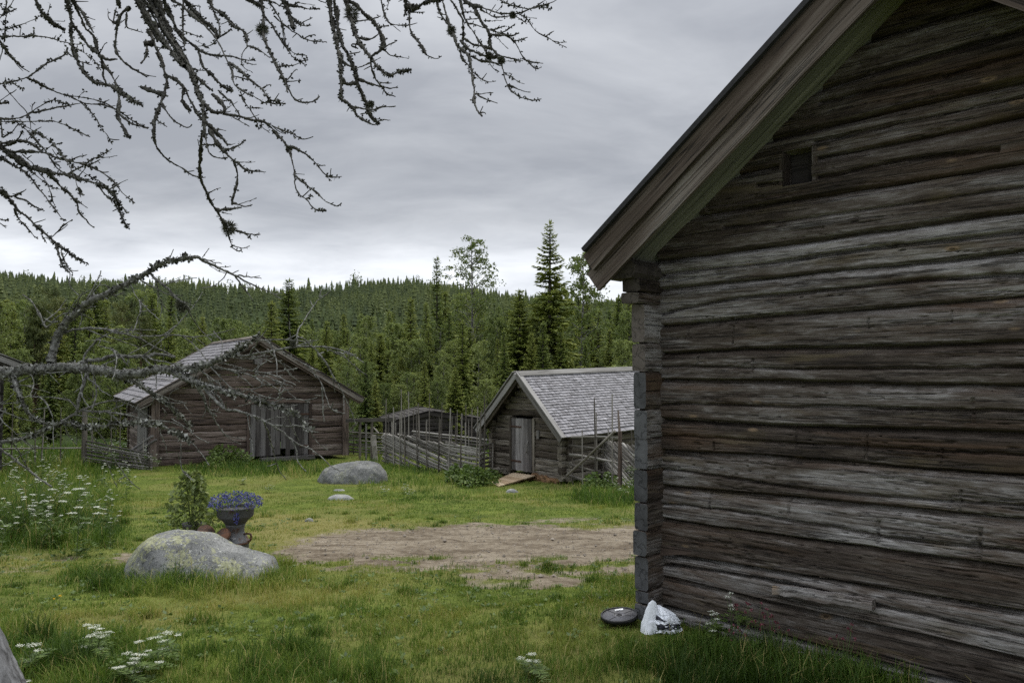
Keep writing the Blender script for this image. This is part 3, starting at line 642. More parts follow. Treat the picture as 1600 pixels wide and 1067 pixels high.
# ------------------------------------------------------------------ fences
def gz(p): return float(zg(p[0], p[1]))
def on_line(A, B, px):
    """parameter along A-B whose image column is px"""
    k = (px - 800) / F; a = A[0] - k * A[1]; b = (B[0] - A[0]) - k * (B[1] - A[1]); return -a / b
def fence(name, label, A, B, stakes, rails, r_st=.024, group=None, off=.055):
    """stakes: (t, height, side) ; rails: (t0, h0, t1, h1)"""
    A = np.asarray(A, float)[:2]; B = np.asarray(B, float)[:2]; d = (B - A) / np.linalg.norm(B - A); nn = np.array([-d[1], d[0]])
    def at(t, h, o=0.0):
        q = A + (B - A) * t + nn * o; return np.array([q[0], q[1], gz(q) + h])
    root = empty(name, at(.5, 0), label, 'fence', group)
    for t, h, sd in stakes:
        w = Wood(); ln = (RNG.random(2) - .5) * .05 * h
        w.pole(at(t, -.15, sd * off), at(t, h, sd * off) + np.array([ln[0], ln[1], 0]), r_st * (.8 + .4 * RNG.random()), 6, nseg=4, jit=.006, taper=.6)
        w.done('stake', MW['stake'], root)
    for t0, h0, t1, h1 in rails:
        w = Wood(); r = .026 + RNG.random() * .016; w.pole(at(t0, h0, (RNG.random() - .5) * .03), at(t1, h1, (RNG.random() - .5) * .03), r, 6, nseg=7, jit=.009, taper=.75, bow=(RNG.random() - .5) * .06)
        w.done('rail', MW['rail'], root)
    return root, at
fA, fB = P(601, 722, 26.6), P(753, 741, 22.4)
tall = [(604.5, 645), (605.5, 622), (617.5, 660), (618.5, 636), (626.5, 608), (628, 643), (637, 612), (636, 640), (653, 630), (655, 640), (668.5, 614), (670, 658), (685, 655), (687.5, 650), (702.5, 650), (704, 638), (708.5, 650), (722, 648), (726, 660), (747, 636), (748, 660)]
st = []
for i, (px, ty) in enumerate(tall):
    t = on_line(fA, fB, px); q = fA + (fB - fA) * t; h = CAMZ - (ty - 578) / F * q[1] - gz(q); st.append((t, h, -1 if i % 2 else 1))
rl = []
k = -.95
while k < .74:
    h0 = 1.0 - (.12 if k > .35 else 0) + (RNG.random() - .5) * .08; t1 = k + .92 + (RNG.random() - .5) * .12; h1 = h0 - 1.02
    t0 = k
    if t0 < -.03: h0 = h0 + (h1 - h0) * (-.03 - t0) / (t1 - t0); t0 = -.03 + RNG.random() * .02
    if t1 > .76: h1 = h0 + (h1 - h0) * (.77 - t0) / (t1 - t0); t1 = .77
    if t1 > t0 + .04: rl.append((t0, h0 + .03, t1, h1 + .06))
    k += .050 + RNG.random() * .014
for i in range(11): rl.append((.66 + RNG.random() * .05, .14 + i * .078, 1.01, .10 + i * .072 + (RNG.random() - .5) * .03))
fence('pole_fence', 'slanted round pole fence with tall paired stakes between the grey boulder and the shed', fA, fB, st, rl, group=None)
# the fence running behind it
bA, bB = P(640, 700, 29.5), P(757, 720, 24.0)
tall2 = [(645, 640), (659, 648), (665, 655), (692, 630), (712, 640), (716, 652), (719, 646), (731, 632), (734, 638), (736, 655), (752, 618), (754, 640)]
st = []
for i, (px, ty) in enumerate(tall2):
    t = on_line(bA, bB, px); q = bA + (bB - bA) * t; st.append((t, CAMZ - (ty - 578) / F * q[1] - gz(q), -1 if i % 2 else 1))
fence('pole_fence', 'second round pole fence with level rails close behind the slanted one and the shed gable', bA, bB, st, [(-.02 + RNG.random() * .1, .16 + i * .10, 1.03, .2 + i * .10) for i in range(9)])
# link between fence end and shed corner
lA, lB = P(752, 742, 22.3), P(767, 738, 22.9)
fence('pole_fence', 'short stub of horizontal rails closing the gap between fence end and shed corner', lA, lB, [(on_line(lA, lB, 754), 1.9, 1), (.95, .95, -1), (.1, 2.15, -1), (.02, 1.0, 1)], [(-.1, .18 + i * .13, 1.1, .18 + i * .13) for i in range(7)], r_st=.028)
# field gate by the barn
gA, gB = P(548, 716, 28.6), P(617, 722, 27.0)
gr = empty('field_gate', (gA + gB) / 2 * [1, 1, 0] + [0, 0, gz((gA + gB) / 2)], 'tall grey timber gate frame with a top beam between the barn and the fence', 'gate')
w = Wood(); w.bar(P(541, 657, 28.6), P(618, 655, 27.0), np.array([.1, .5, 0]) * .12, Z3 * .06, nseg=4, jit=.006); w.done('top_beam', MW['rail'], gr)
for px, ty, by, r in ((562.5, 658, 712, .05), (581, 658, 712, .05), (613.5, 657, 722, .05), (572, 662, 704, .035)):
    t = (px - 548) / 69; q = gA + (gB - gA) * t; w = Wood(); b0 = P(px, by, q[1]); w.pole(np.array([b0[0], b0[1], gz(b0) - .1]), P(px, ty, q[1]), r, 6, nseg=3, jit=.006); w.done('post', MW['stake'] if px != 572 else MW['edgeboard'], gr)
for a, b in (((547, 671), (558, 661)), ((584, 668), (592, 677))):
    w = Wood(); w.pole(P(a[0], a[1], 28.3), P(b[0], b[1], 28.1), .03, 5); w.done('brace', MW['stake'], gr)
w = Wood(); w.pole(P(586, 716, 27.6) * [1, 1, 0] + [0, 0, gz(P(586, 716, 27.6))], P(583, 680, 27.6), .09, 8, nseg=5, jit=.03); o = w.done('grey_stump', MW['stake'], None, P(586, 716, 27.6)); tag(o, 'short thick grey post between the boulder and the gate', 'post')
kA, kB = P(545, 708, 30.5), P(606, 708, 29.5)
fence('pole_fence', 'low pale rail fence seen through the timber gate beside the barn', kA, kB, [(.1, .95, 1), (.45, .9, -1), (.9, 1.0, 1)], [(-.05, .12 + i * .105 + (i % 3) * .02, 1.05, .1 + i * .11) for i in range(8)])
# fence on the right, in front of the shed's long side
rA, rB = P(892, 757, 20.55), P(970, 768, 18.6)
fr, at_ = fence('pole_fence', 'five railed fence bay with a diagonal brace beside the right shed corner', rA, rB, [(0.0, 1.32, 1), (.30, 1.5, -1), (.52, 1.95, 1), (.56, 2.3, -1), (.88, 2.4, -1)] , [(-.03, .26, .98, .16), (-.02, .56, .98, .44), (-.02, .82, .98, .72), (-.02, 1.06, .98, .98), (-.02, 1.27, .98, 1.34)], r_st=.022)
w = Wood(); w.pole(at_(-.02, .28, -.09), at_(.96, 1.5, -.09), .032, 6, nseg=5, jit=.006); w.done('brace', MW['stake'], fr)
w = Wood(); w.pole(at_(1.0, -.1, -.02), at_(1.0, 1.5, -.02), .06, 8, nseg=5, jit=.01, taper=.8); w.pole(at_(1.0, 1.4, -.02), at_(.97, 2.0, -.02), .035, 6, nseg=2, taper=.6); w.done('post', MW['barn'], fr)
sA, sB = P(912, 744, 23.2), P(1045, 775, 17.6)
st = [(on_line(sA, sB, px), h, sd) for px, h, sd in ((924, 1.8, 1), (926, 1.45, -1), (948, 1.5, 1), (946, 1.2, -1), (985, 1.5, 1), (1010, 1.6, -1))]
rl = []
for i in range(22):
    t0 = -.25 + i * .052; h0 = 1.12; t1 = t0 + .55; h1 = .06
    if t0 < 0: h0 = h0 + (h1 - h0) * (-t0) / (t1 - t0); t0 = 0
    if t1 > 1.05: h1 = h0 + (h1 - h0) * (1.05 - t0) / (t1 - t0); t1 = 1.05
    if t1 - t0 > .06: rl.append((t0, h0, t1, h1))
fence('pole_fence', 'slanted rail fence running in behind the near log cabin from the shed', sA, sB, st, rl)
# left pasture fence
pA, pB = P(-40, 722, 25.5), P(131, 718, 25.8)
fence('pasture_fence', 'single long pole on thin uprights crossing the flowering meadow at the left', pA, pB, [(.33, 2.1, 1), (.56, 1.3, -1), (.6, 1.9, 1), (.78, 1.95, 1), (.16, 1.5, 1)], [(-.02, .52, 1.0, .60)], r_st=.022)
q = P(132, 716, 25.6); w = Wood(); w.pole([q[0], q[1], gz(q) - .1], P(132, 642, 25.6), .085, 8, nseg=5, jit=.015); o = w.done('fence_post', MW['stake'], None, q); tag(o, 'thick grey fence post standing in white flowers left of the barn', 'post')
oA, oB = P(134, 712, 25.6), P(238, 727, 24.4)
fence('pole_fence', 'sagging slatted pole fence between the thick post and the left barn corner', oA, oB, [(.06, 1.5, 1), (.42, 1.7, -1), (.50, 1.9, 1), (.85, 1.0, 1), (.97, .9, -1)], [(.0, .86 - i * .11, 1.0, .50 - i * .085) for i in range(7)] + [(.55 + .06 * i, .5, .63 + .06 * i, .0) for i in range(6)], r_st=.022)
# ------------------------------------------------------------------ stones
def granite(name, lichen=.5, seed=0, dark=1.0):
    m, t = M(name); k = NT(t); o = k.mapv(k.obj(), (1, 1, 1), (seed, seed * 2, 0))
    sp = k.noise(o, 110, 3, .7); ba = k.noise(o, 3, 5, .6)
    col = k.ramp(k.math('ADD', k.math('MULTIPLY', sp, .55), k.math('MULTIPLY', ba, .45)), [(.32, tuple(c * dark for c in (.055, .058, .058))), (.47, tuple(c * dark for c in (.145, .15, .148))), (.56, tuple(c * dark for c in (.24, .245, .24))), (.7, tuple(c * dark for c in (.38, .385, .375)))])
    l1 = k.noise(o, 20, 6, .72, .4); l2 = k.noise(o, 2.3, 4, .6)
    lm = k.ramp(k.math('ADD', k.math('MULTIPLY', l1, .5), k.math('MULTIPLY', l2, .5)), [(.545 - .02 * lichen, 0.0), (.565 - .02 * lichen, lichen)])
    col = k.mix(lm, col, k.ramp(k.noise(o, 40, 3, .6), [(.35, (.19, .20, .09)), (.65, (.36, .37, .20))]))
    d1 = k.ramp(k.noise(o, 26, 5, .7, .3), [(.58, 0.0), (.62, .8)]); col = k.mix(d1, col, (.045, .047, .045))
    w1 = k.ramp(k.noise(k.mapv(o, (1, 1, 1), (5, 2, 8)), 30, 5, .7, .3), [(.6, 0.0), (.63, .7)]); col = k.mix(w1, col, (.42, .43, .40))
    k.out(col, .9, k.bump(k.math('ADD', sp, l1), .6, .012), spec=.2); return m
def boulder(name, base, prof, depth, mat, label, cat='rock', seed=1, front=0.0, rough=.02, skew=0.0, nseg=120, nphi=64, vdir=(0, 1)):
    """prof: (s, ztop) along the image-parallel axis, metres from base; depth: half thickness"""
    base = np.asarray(base, float); prof = np.asarray(prof, float); s0, s1 = prof[0, 0], prof[-1, 0]
    e = np.linspace(-1, 1, nseg); s = s0 + (s1 - s0) * (np.sin(e * np.pi / 2) * .5 + .5)
    zt = np.interp(s, prof[:, 0], prof[:, 1]); zt = np.convolve(np.pad(zt, 3, 'edge'), np.ones(7) / 7, 'valid')
    D = depth * np.sqrt(np.clip(1 - np.abs((s - (s0 + s1) / 2) / ((s1 - s0) / 2)) ** 2.6, 0.0, 1)) + .01
    ph = np.linspace(-.25, np.pi + .25, nphi)
    SS, PH = np.meshgrid(s, ph, indexing='ij'); ZT = zt[:, None]; DD = D[:, None]
    c = np.cos(PH); sn = np.sin(PH)
    y = -DD * np.sign(c) * np.abs(c) ** .8 + skew * sn; z = ZT * np.sign(sn) * np.abs(sn) ** .75
    n = fbm(SS * 3 + seed * 3, y * 3 + z * 2, 4, seed) - .5; m2 = np.abs(fbm(SS * 1.6 + seed, (y - z) * 1.6, 3, seed + 9) - .5)
    f = 1 + n * .34 - m2 * .34
    X = SS * 1.0; Y = y * f; Z = z * (1 + n * .14 - m2 * .16) + (fbm(SS * 12, (y + z) * 12, 3, seed + 3) - .5) * rough * 2
    rg = np.random.default_rng(seed + 500); sm_ = (s0 + s1) / 2; Hs = (s1 - s0) / 2; qx, qy, qz = (X - sm_) / Hs, Y / depth, Z / zt.max(); fac = np.ones_like(X) * 9.
    for kk in range(22):
        nv = rg.normal(size=3); nv[2] = abs(nv[2]) * .8; nv /= np.linalg.norm(nv); dt = qx * nv[0] + qy * nv[1] + qz * nv[2]; fac = np.minimum(fac, np.where(dt > .05, (.80 + .18 * rg.random()) / np.maximum(dt, .05), 9.))
    fac = np.clip(fac, .72, 1.0); fac = .2 + .8 * fac; X = sm_ + (X - sm_) * (.75 + .25 * fac) * 1.06; Y = Y * fac; Z = np.where(Z > 0, Z * (.4 + .6 * fac) * 1.07, Z)
    X = X + (fbm(y * 9, z * 9, 3, seed + 5) - .5) * rough
    V = np.stack([base[0] + X, base[1] + Y, base[2] + Z], -1).reshape(-1, 3)
    idx = np.arange(nseg * nphi).reshape(nseg, nphi); q = np.stack([idx[:-1, :-1], idx[1:, :-1], idx[1:, 1:], idx[:-1, 1:]], -1).reshape(-1, 4)
    o = part(name, V, q, None, None, base, smooth=True, mats=[mat]); tag(o, label, cat); return o
RB = P(318, 898, 7.55); RB[2] = gz(RB) - .02; sc = 7.55 / F
rp = [((x - 318) * sc, (898 - y) * sc * .94 + .03) for x, y in ((203, 892), (212, 862), (228, 843), (248, 833), (275, 830), (300, 829), (325, 838), (350, 850), (375, 861), (400, 868), (420, 872), (429, 889))]
boulder('rock', RB, rp, .46, granite('lichen_granite', .6, 3, .85), 'large pale granite rock with yellow green lichen, half sunk in long grass', seed=4, rough=.015)
b2 = P(551, 741, 21.5); b2[2] = gz(b2) - .05; sc = 21.5 / F
boulder('rock', b2, [((x - 551) * sc, (741 - y) * sc * .88 + .10) for x, y in ((499, 740), (510, 724), (530, 716), (556, 711), (575, 709), (590, 714), (599, 728), (603, 741))], .7, granite('grey_granite', .25, 11, .66), 'big rounded grey boulder in the grass in front of the barn doors', seed=8, rough=.03)
for (px, py, Y, wpx, hpx, lab, sd) in ((531, 777, 17.2, 20, 9, 'flat pale grey stone lying in the grass below the boulder', 21), (483, 815, 12.6, 7, 8, 'small pale stone at the upper edge of the bare earth', 23),
                                       (800, 768, 18.9, 10, 6, 'small grey stone in the grass under the plank ramp', 25), (530, 757, 19.5, 10, 4, 'low grey stone top just below the big boulder', 27)):
    b = P(px, py, Y); b[2] = gz(b) - .02; s_ = Y / F
    boulder('stone', b, [(-wpx * s_, .01), (-wpx * s_ * .6, hpx * s_ * .8), (0, hpx * s_), (wpx * s_ * .5, hpx * s_ * .85), (wpx * s_, .01)], wpx * s_ * .8, granite('stone_granite', .3, sd, 1.1), lab, 'stone', seed=sd, nseg=40, nphi=24)
# scatter of gravel on the bare yard
def build_gravel():
    n = 4500; y = RNG.uniform(7.6, 12.5, n); x = RNG.uniform(-.42, .62, n) * y; z = zg(x, y); d, _, _ = masks(x, y, z); k = d > .55; x, y, z = x[k], y[k], z[k]
    n = len(x); r = .006 + .012 * RNG.random(n) ** 3 + .02 * (RNG.random(n) > .985)
    a = RNG.random((n, 6, 3)) * .5 + .7; o = np.array([[1, 0, 0], [-1, 0, 0], [0, 1, 0], [0, -1, 0], [0, 0, .7], [0, 0, -.7]])
    V = np.stack([x, y, z + r * .1], -1)[:, None] + o[None] * a * r[:, None, None]
    t = np.array([(0, 2, 4), (2, 1, 4), (1, 3, 4), (3, 0, 4), (2, 0, 5), (1, 2, 5), (3, 1, 5), (0, 3, 5)])
    T = (np.arange(n)[:, None, None] * 6 + t[None]).reshape(-1, 3)
    o_ = put('gravel', mesh('gravel', V.reshape(-1, 3), None, T, mats=[plain('gravel_stone', (.20, .175, .145), .9, var=.5, nsc=8)])); tag(o_, kind='stuff'); tag(o_, 'scattered small stones on the bare earth of the yard', 'gravel')
build_gravel()
# ------------------------------------------------------------------ milk cans, planter bowl, lids
def lathe(name, c, prof, parent, mat, seg=40, dents=0.0, base=None, tilt=None):
    pr = np.asarray(prof, float); th = np.linspace(0, 2 * np.pi, seg, endpoint=False); m = len(pr)
    R = pr[:, 0][:, None] * (1 + dents * (fbm(np.cos(th)[None] * 2 + 5, pr[:, 1][:, None] * 8 + np.sin(th)[None] * 2, 2, 5) - .5))
    V = np.stack([R * np.cos(th), R * np.sin(th), np.repeat(pr[:, 1][:, None], seg, 1)], -1).reshape(-1, 3)
    if tilt is not None: V = V @ np.array(tilt).T
    V = V + np.asarray(c, float)
    idx = np.arange(m * seg).reshape(m, seg); nx = np.roll(idx, -1, 1)
    q = np.stack([idx[:-1], nx[:-1], nx[1:], idx[1:]], -1).reshape(-1, 4)
    return part(name, V, q, None, parent, base, smooth=True, mats=[mat])
def old_metal(name, base, rust, rf):
    m, t = M(name); k = NT(t); o = k.obj(); n = k.noise(o, 9, 6, .65); z = k.n('ShaderNodeSeparateXYZ'); k.l(o, z.inputs[0])
    f = k.ramp(n, [(rf - .05, 0.0), (rf + .07, 1.0)]); col = k.mix(f, tuple(base), tuple(rust)); n2 = k.noise(o, 50, 4, .6)
    col = k.mix(k.ramp(n2, [(.35, .35), (.6, 0.0)]), col, (.03, .026, .024)); k.out(col, .65, k.bump(n2, .3, .004), .25); return m
MCAN = old_metal('dull_grey_tin', (.135, .14, .145), (.10, .055, .034), .55); MBOWL = old_metal('dark_worn_tin', (.095, .098, .097), (.07, .04, .028), .60); MRUST = old_metal('rusted_tin', (.06, .04, .032), (.14, .065, .035), .48)
def milk_can(px, Y, label, mark=False, hang=None):
    b = P(px, 880, Y); b[2] = gz(b); root = empty('milk_can', b, label, 'milk can')
    lathe('body', b, [(.001, .002), (.135, .002), (.139, .02), (.139, .225), (.144, .23), (.144, .245), (.138, .25)], root, MCAN, dents=.02)
    lathe('shoulder', b, [(.141, .238), (.147, .245), (.146, .262), (.138, .268), (.118, .31), (.094, .345), (.092, .36)], root, MCAN)
    lathe('rusty_hoop', b, [(.1405, .232), (.1485, .236), (.1485, .252), (.141, .256)], root, MRUST)
    lathe('neck', b, [(.092, .35), (.092, .40), (.102, .425), (.104, .44), (.098, .44), (.088, .40), (.086, .36), (.001, .36)], root, MCAN)
    for sx in (1, -1):
        w = Wood(); pts = [(.135, .255), (.168, .265), (.178, .30), (.172, .335), (.125, .34), (.10, .335)]
        for p, q in zip(pts[:-1], pts[1:]): w.pole(b + [sx * p[0], -.02, p[1]], b + [sx * q[0], -.02, q[1]], .011, 6)
        w.done('handle', MRUST, root, smooth=True)
    if mark:
        w = Wood()
        for i, (dx, h, tl) in enumerate(((-.028, .022, 0), (-.016, .022, .4), (-.002, .02, 0), (.012, .022, -.3), (.026, .018, 0))):
            p = b + [dx + .012, -.1215, .295]; q = p + np.array([tl * .02, .008, h]); w.board(p, q, (1, 0, 0), .006, .003)
        w.done('painted_mark', plain('worn_white_paint', (.55, .55, .54), .7), root)
    return root, b
can1, cb = milk_can(367, 8.25, 'grey milk can carrying the wide planter bowl behind the lichen rock', True)
can2, cb2 = milk_can(299, 8.35, 'grey milk can sprouting a leafy green plant behind the lichen rock')
bowl = lathe('planter_bowl', cb, [(.001, .43), (.092, .432), (.105, .44), (.13, .475), (.178, .515), (.187, .53), (.189, .605), (.195, .612), (.195, .618), (.184, .618), (.18, .60), (.178, .585), (.001, .585)], None, MBOWL, base=cb + [0, 0, .43], dents=.015)
tag(bowl, 'wide dark tin bowl set on a milk can and filled with blue flowers', 'bowl')
def rotm(ax, an):
    return np.array(Matrix.Rotation(an, 3, Vector(ax)))
lid_prof = [(.001, .03), (.05, .032), (.06, .022), (.105, .018), (.112, .0), (.112, -.025), (.106, -.025), (.104, .0)]
for (px, py, Y, ax, an, lab) in ((322, 832, 8.12, (.5, .2, .5), 1.15, 'rusty round can lid leaning beside the can with the green plant'), (347, 838, 8.05, (.6, -.5, .2), 1.0, 'rusty round can lid hanging tilted against the planter can')):
    c = P(px, py, Y); o = lathe('can_lid', c, [(r * .85, z * .85) for r, z in lid_prof], None, MRUST, base=c, tilt=rotm(ax, an)); tag(o, lab, 'lid')
# ------------------------------------------------------------------ bag and reel by the cabin corner
def build_bag():
    b = P(1034, 984, 5.07); b[2] = gz(b) + .0; sc_ = 5.07 / F
    m, t = M('white_plastic'); k = NT(t); n = k.noise(k.obj(), 14, 4, .6); bs_ = k.out(k.mix(n, (.66, .70, .76), (.82, .85, .89)), .42, None, spec=.35)
    bs_.inputs['Subsurface Weight'].default_value = 0
    md = plain('dark_bag_print', (.028, .03, .042), .45, nsc=40, var=.2)
    nt_, nh = 120, 60; th = np.linspace(0, 2 * np.pi, nt_, endpoint=False); h = np.linspace(0, 1, nh); TH, HH = np.meshgrid(th, h)
    R = np.interp(HH, [0, .08, .45, .75, .92, 1], [.92, 1.1, 1.05, .85, .45, .02])
    fold = np.abs(fbm(np.cos(TH) * 2.2 + 9, np.sin(TH) * 2.2 + HH * 1.6, 3, 71) - .5) * 2; crease = np.abs(fbm(TH * 1.4 + HH * 3, HH * 2.6 - TH * .5, 3, 72) - .5)
    R = R * (1.08 - .34 * (1 - fold) ** 3 * .8 - .22 * np.exp(-crease / .03)); fl2 = np.abs(fbm(np.cos(TH) * 5 + 2, np.sin(TH) * 5 + HH * 5, 2, 75) - .5); R = R * (1 - .14 * np.exp(-fl2 / .10)) 
    X = R * np.cos(TH) * .122 + (HH - .5) * -.03; Y = R * np.sin(TH) * .085; Z = HH * .155 + (fbm(TH * 2, HH * 5, 2, 73) - .5) * .02
    Z = Z * (1 - .22 * np.clip(X / .12, -1, 1) * HH)
    V = np.stack([X, Y, Z], -1).reshape(-1, 3) + b
    idx = np.arange(nt_ * nh).reshape(nh, nt_); nx = np.roll(idx, -1, 1); q = np.stack([idx[:-1], nx[:-1], nx[1:], idx[1:]], -1)
    tc_ = TH[:-1]; hc = HH[:-1]; fx = np.cos(tc_) * R[:-1]; fr_ = np.sin(tc_) < -.1
    mi = np.zeros(tc_.shape, int)
    band = fr_ & (fx > -.45) & (fx < .85) & (hc > .17 + .05 * fx) & (hc < .42 - .06 * np.abs(fx - .2)); tri = fr_ & (fx > -.45) & (fx < .25) & (hc > .54) & (hc < .74 - (fx + .45) * .32)
    mi[band | tri] = 1
    txt = band & (hc > .31) & (hc < .36) & (fx > -.1) & (fx < .5) & ((np.floor(fx * 46) % 3) != 0); mi[txt] = 0
    txt = band & (hc > .245) & (hc < .275) & (fx > .25) & (fx < .6) & ((np.floor(fx * 50) % 2) != 0); mi[txt] = 0
    root = empty('carrier_bag', b, 'crumpled white plastic carrier bag with dark print at the foot of the cabin corner', 'bag')
    part('bag_body', V, q.reshape(-1, 4), None, root, smooth=True, mats=[m, md], midx=mi.ravel())
    # twisted handle standing up at the left
    nu, nv = 28, 26; u = np.linspace(0, 2 * np.pi, nu, endpoint=False); v = np.linspace(0, 1, nv); U, Vv = np.meshgrid(u, v)
    wd = np.interp(Vv, [0, .3, .7, .92, 1], [.055, .058, .042, .026, .004]) ; dp = np.interp(Vv, [0, .4, 1], [.05, .028, .006])
    ff = 1 + .35 * (np.abs(fbm(np.cos(U) * 2 + 3, np.sin(U) * 2 + Vv * 2.2, 3, 81) - .5) * 2 - .5)
    X = -.092 + .03 * Vv + wd * np.cos(U) * ff; Y = -.035 + dp * np.sin(U) * ff; Z = Vv * .205
    Vh = np.stack([X, Y, Z], -1).reshape(-1, 3) + b; idx = np.arange(nu * nv).reshape(nv, nu); nx = np.roll(idx, -1, 1); q = np.stack([idx[:-1], nx[:-1], nx[1:], idx[1:]], -1).reshape(-1, 4)
    part('bag_handle', Vh, q, None, root, smooth=True, mats=[m])
build_bag()
def build_reel():
    c = P(967.5, 957, 5.2); c[2] = gz(c) + .055; T = rotm((1, 0, 0), .07) @ rotm((0, 1, 0), -.09)
    root = empty('cable_reel', c, 'flat round black reel with a white sticker lying tilted in the grass', 'reel')
    mp = plain('grey_plastic_disc', (.13, .13, .14), .45, nsc=60, var=.15); mb = plain('black_plastic', (.012, .012, .013), .4)
    lathe('disc', c, [(.02, .002), (.034, .002), (.034, .006), (.038, .006), (.038, .003), (.117, .004), (.117, -.012), (.02, -.012)], root, mp, 72, tilt=T)
    lathe('rim', c, [(.114, .004), (.115, .010), (.121, .011), (.1245, .008), (.125, -.012), (.118, -.015)], root, mb, 72, tilt=T)
    lathe('hub', c, [(.008, -.011), (.008, .006), (.017, .007), (.02, .003), (.02, -.011)], root, mb, 32, tilt=T)
    w = Wood(); w.bar(c + T @ np.array([-.018, .075, .0065]), c + T @ np.array([.038, .085, .0065]), T @ np.array([0, .013, 0]), T @ np.array([0, 0, .0015])); lb = w.done('sticker', plain('white_paper', (.72, .73, .74), .7), root)
    w = Wood(); w.bar(c + T @ np.array([-.012, .067, .0082]), c + T @ np.array([.02, .071, .0082]), T @ np.array([0, .0022, 0]), T @ np.array([0, 0, .0006])); w.done('printed_line', mb, lb)
    w = Wood()
    for a in (-.4, .5, 2.2, 3.9): w.bar(c + T @ np.array([.042 * math.cos(a), .042 * math.sin(a), .0045]), c + T @ np.array([.112 * math.cos(a), .112 * math.sin(a), .0055]), T @ np.array([-math.sin(a), math.cos(a), 0]) * .0016, T @ np.array([0, 0, .001]))
    w.done('spoke', mb, root)
build_reel()
# ------------------------------------------------------------------ trees
def leaf_mat(name, stops, tr=.3, vary=.35, hue=None, nsc=.9):
    m, t = M(name); k = NT(t); pv = k.attr('pv'); oi = k.n('ShaderNodeObjectInfo').outputs['Random']
    n = k.noise(k.obj(), nsc, 3, .6)
    f = k.math('ADD', k.math('MULTIPLY', pv, .55), k.math('ADD', k.math('MULTIPLY', n, .45), k.math('MULTIPLY', k.math('SUBTRACT', oi, .5), vary)))
    k.leaf(k.ramp(f, stops), tr); return m
LM = {}
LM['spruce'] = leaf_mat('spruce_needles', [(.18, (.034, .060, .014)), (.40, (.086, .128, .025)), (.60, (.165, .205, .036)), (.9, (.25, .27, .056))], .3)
LM['birch'] = leaf_mat('birch_leaves', [(.18, (.072, .105, .024)), (.5, (.155, .200, .046)), (.85, (.26, .295, .085))], .4)
LM['pine'] = leaf_mat('pine_needles', [(.18, (.036, .052, .014)), (.5, (.092, .112, .028)), (.85, (.165, .170, .045))], .2)
LM['far'] = leaf_mat('distant_conifers', [(.2, (.028, .044, .013)), (.5, (.062, .085, .022)), (.75, (.118, .142, .036)), (.95, (.18, .20, .06))], .15, 0, nsc=.02)
def bark(name, stops, sc=(18, 18, 5)):
    m, t = M(name); k = NT(t); n = k.noise(k.mapv(k.obj(), sc), 1, 5, .65); k.out(k.ramp(n, stops), .9, k.bump(n, .6, .02), spec=.1); return m
BK_S = bark('spruce_bark', [(.35, (.035, .03, .026)), (.65, (.10, .09, .08))]); BK_P = bark('pine_bark', [(.35, (.05, .035, .026)), (.65, (.15, .10, .07))])
BK_B = bark('birch_bark', [(.40, (.04, .038, .035)), (.52, (.16, .155, .145)), (.72, (.36, .35, .33))], (6, 6, 9))
def rhombs(p, d, L, Wd, rng, flat=None):
    n = len(p); r = rng.normal(size=(n, 3)) if flat is None else np.asarray(flat) + rng.normal(size=(n, 3)) * .35
    d = d / np.linalg.norm(d, axis=1, keepdims=True); s = np.cross(d, r); s /= np.linalg.norm(s, axis=1, keepdims=True) + 1e-9
    L = np.broadcast_to(L, n)[:, None]; Wd = np.broadcast_to(Wd, n)[:, None]
    V = np.stack([p, p + d * L * .45 + s * Wd * .5, p + d * L, p + d * L * .45 - s * Wd * .5], 1).reshape(-1, 3)
    return V, np.arange(4 * n).reshape(-1, 4)
def trunk_mesh(h, r0, rng, bend=.0, sides=8, n=14, r1=.015):
    t = np.linspace(0, 1, n); bx = np.cumsum(rng.normal(size=n)) * bend * h / n; by = np.cumsum(rng.normal(size=n)) * bend * h / n
    a = np.linspace(0, 2 * np.pi, sides, endpoint=False); r = r0 * (1 - t) ** .8 + r1; r[0] *= 1.35
    V = np.stack([bx[:, None] + r[:, None] * np.cos(a), by[:, None] + r[:, None] * np.sin(a), np.repeat((t * h - .3 * (t == 0))[:, None], sides, 1)], -1).reshape(-1, 3)
    idx = np.arange(n * sides).reshape(n, sides); nx = np.roll(idx, -1, 1); q = np.stack([idx[:-1], nx[:-1], nx[1:], idx[1:]], -1).reshape(-1, 4)
    return V, q, (t * h, bx, by)
def tube_simple(pts, r0, r1, sides=4):
    pts = np.asarray(pts); n = len(pts); d = np.gradient(pts, axis=0); d /= np.linalg.norm(d, axis=1, keepdims=True) + 1e-9
    ref = np.array([.3, .2, .93]); a = np.cross(d, ref); a /= np.linalg.norm(a, axis=1, keepdims=True) + 1e-9; b = np.cross(d, a)
    r = np.linspace(r0, r1, n)[:, None]; V = np.concatenate([pts + r * (math.cos(x) * a + math.sin(x) * b) for x in np.linspace(0, 2 * np.pi, sides, endpoint=False)])
    idx = np.arange(n * sides).reshape(sides, n).T; nx = np.roll(idx, -1, 1); return V, np.stack([idx[:-1], nx[:-1], nx[1:], idx[1:]], -1).reshape(-1, 4)
class Geo:
    def __init__(s): s.V = []; s.Q = []; s.n = 0; s.P = []
    def add(s, V, Q, pv=.5): s.V.append(V); s.Q.append(np.asarray(Q) + s.n); s.n += len(V); s.P.append(np.broadcast_to(pv, len(V)) if np.ndim(pv) == 0 else pv)
    def mesh(s, name, mat, smooth=False): return mesh(name, np.concatenate(s.V), np.concatenate(s.Q), smooth=smooth, mats=[mat], attrs={'pv': np.concatenate(s.P)})
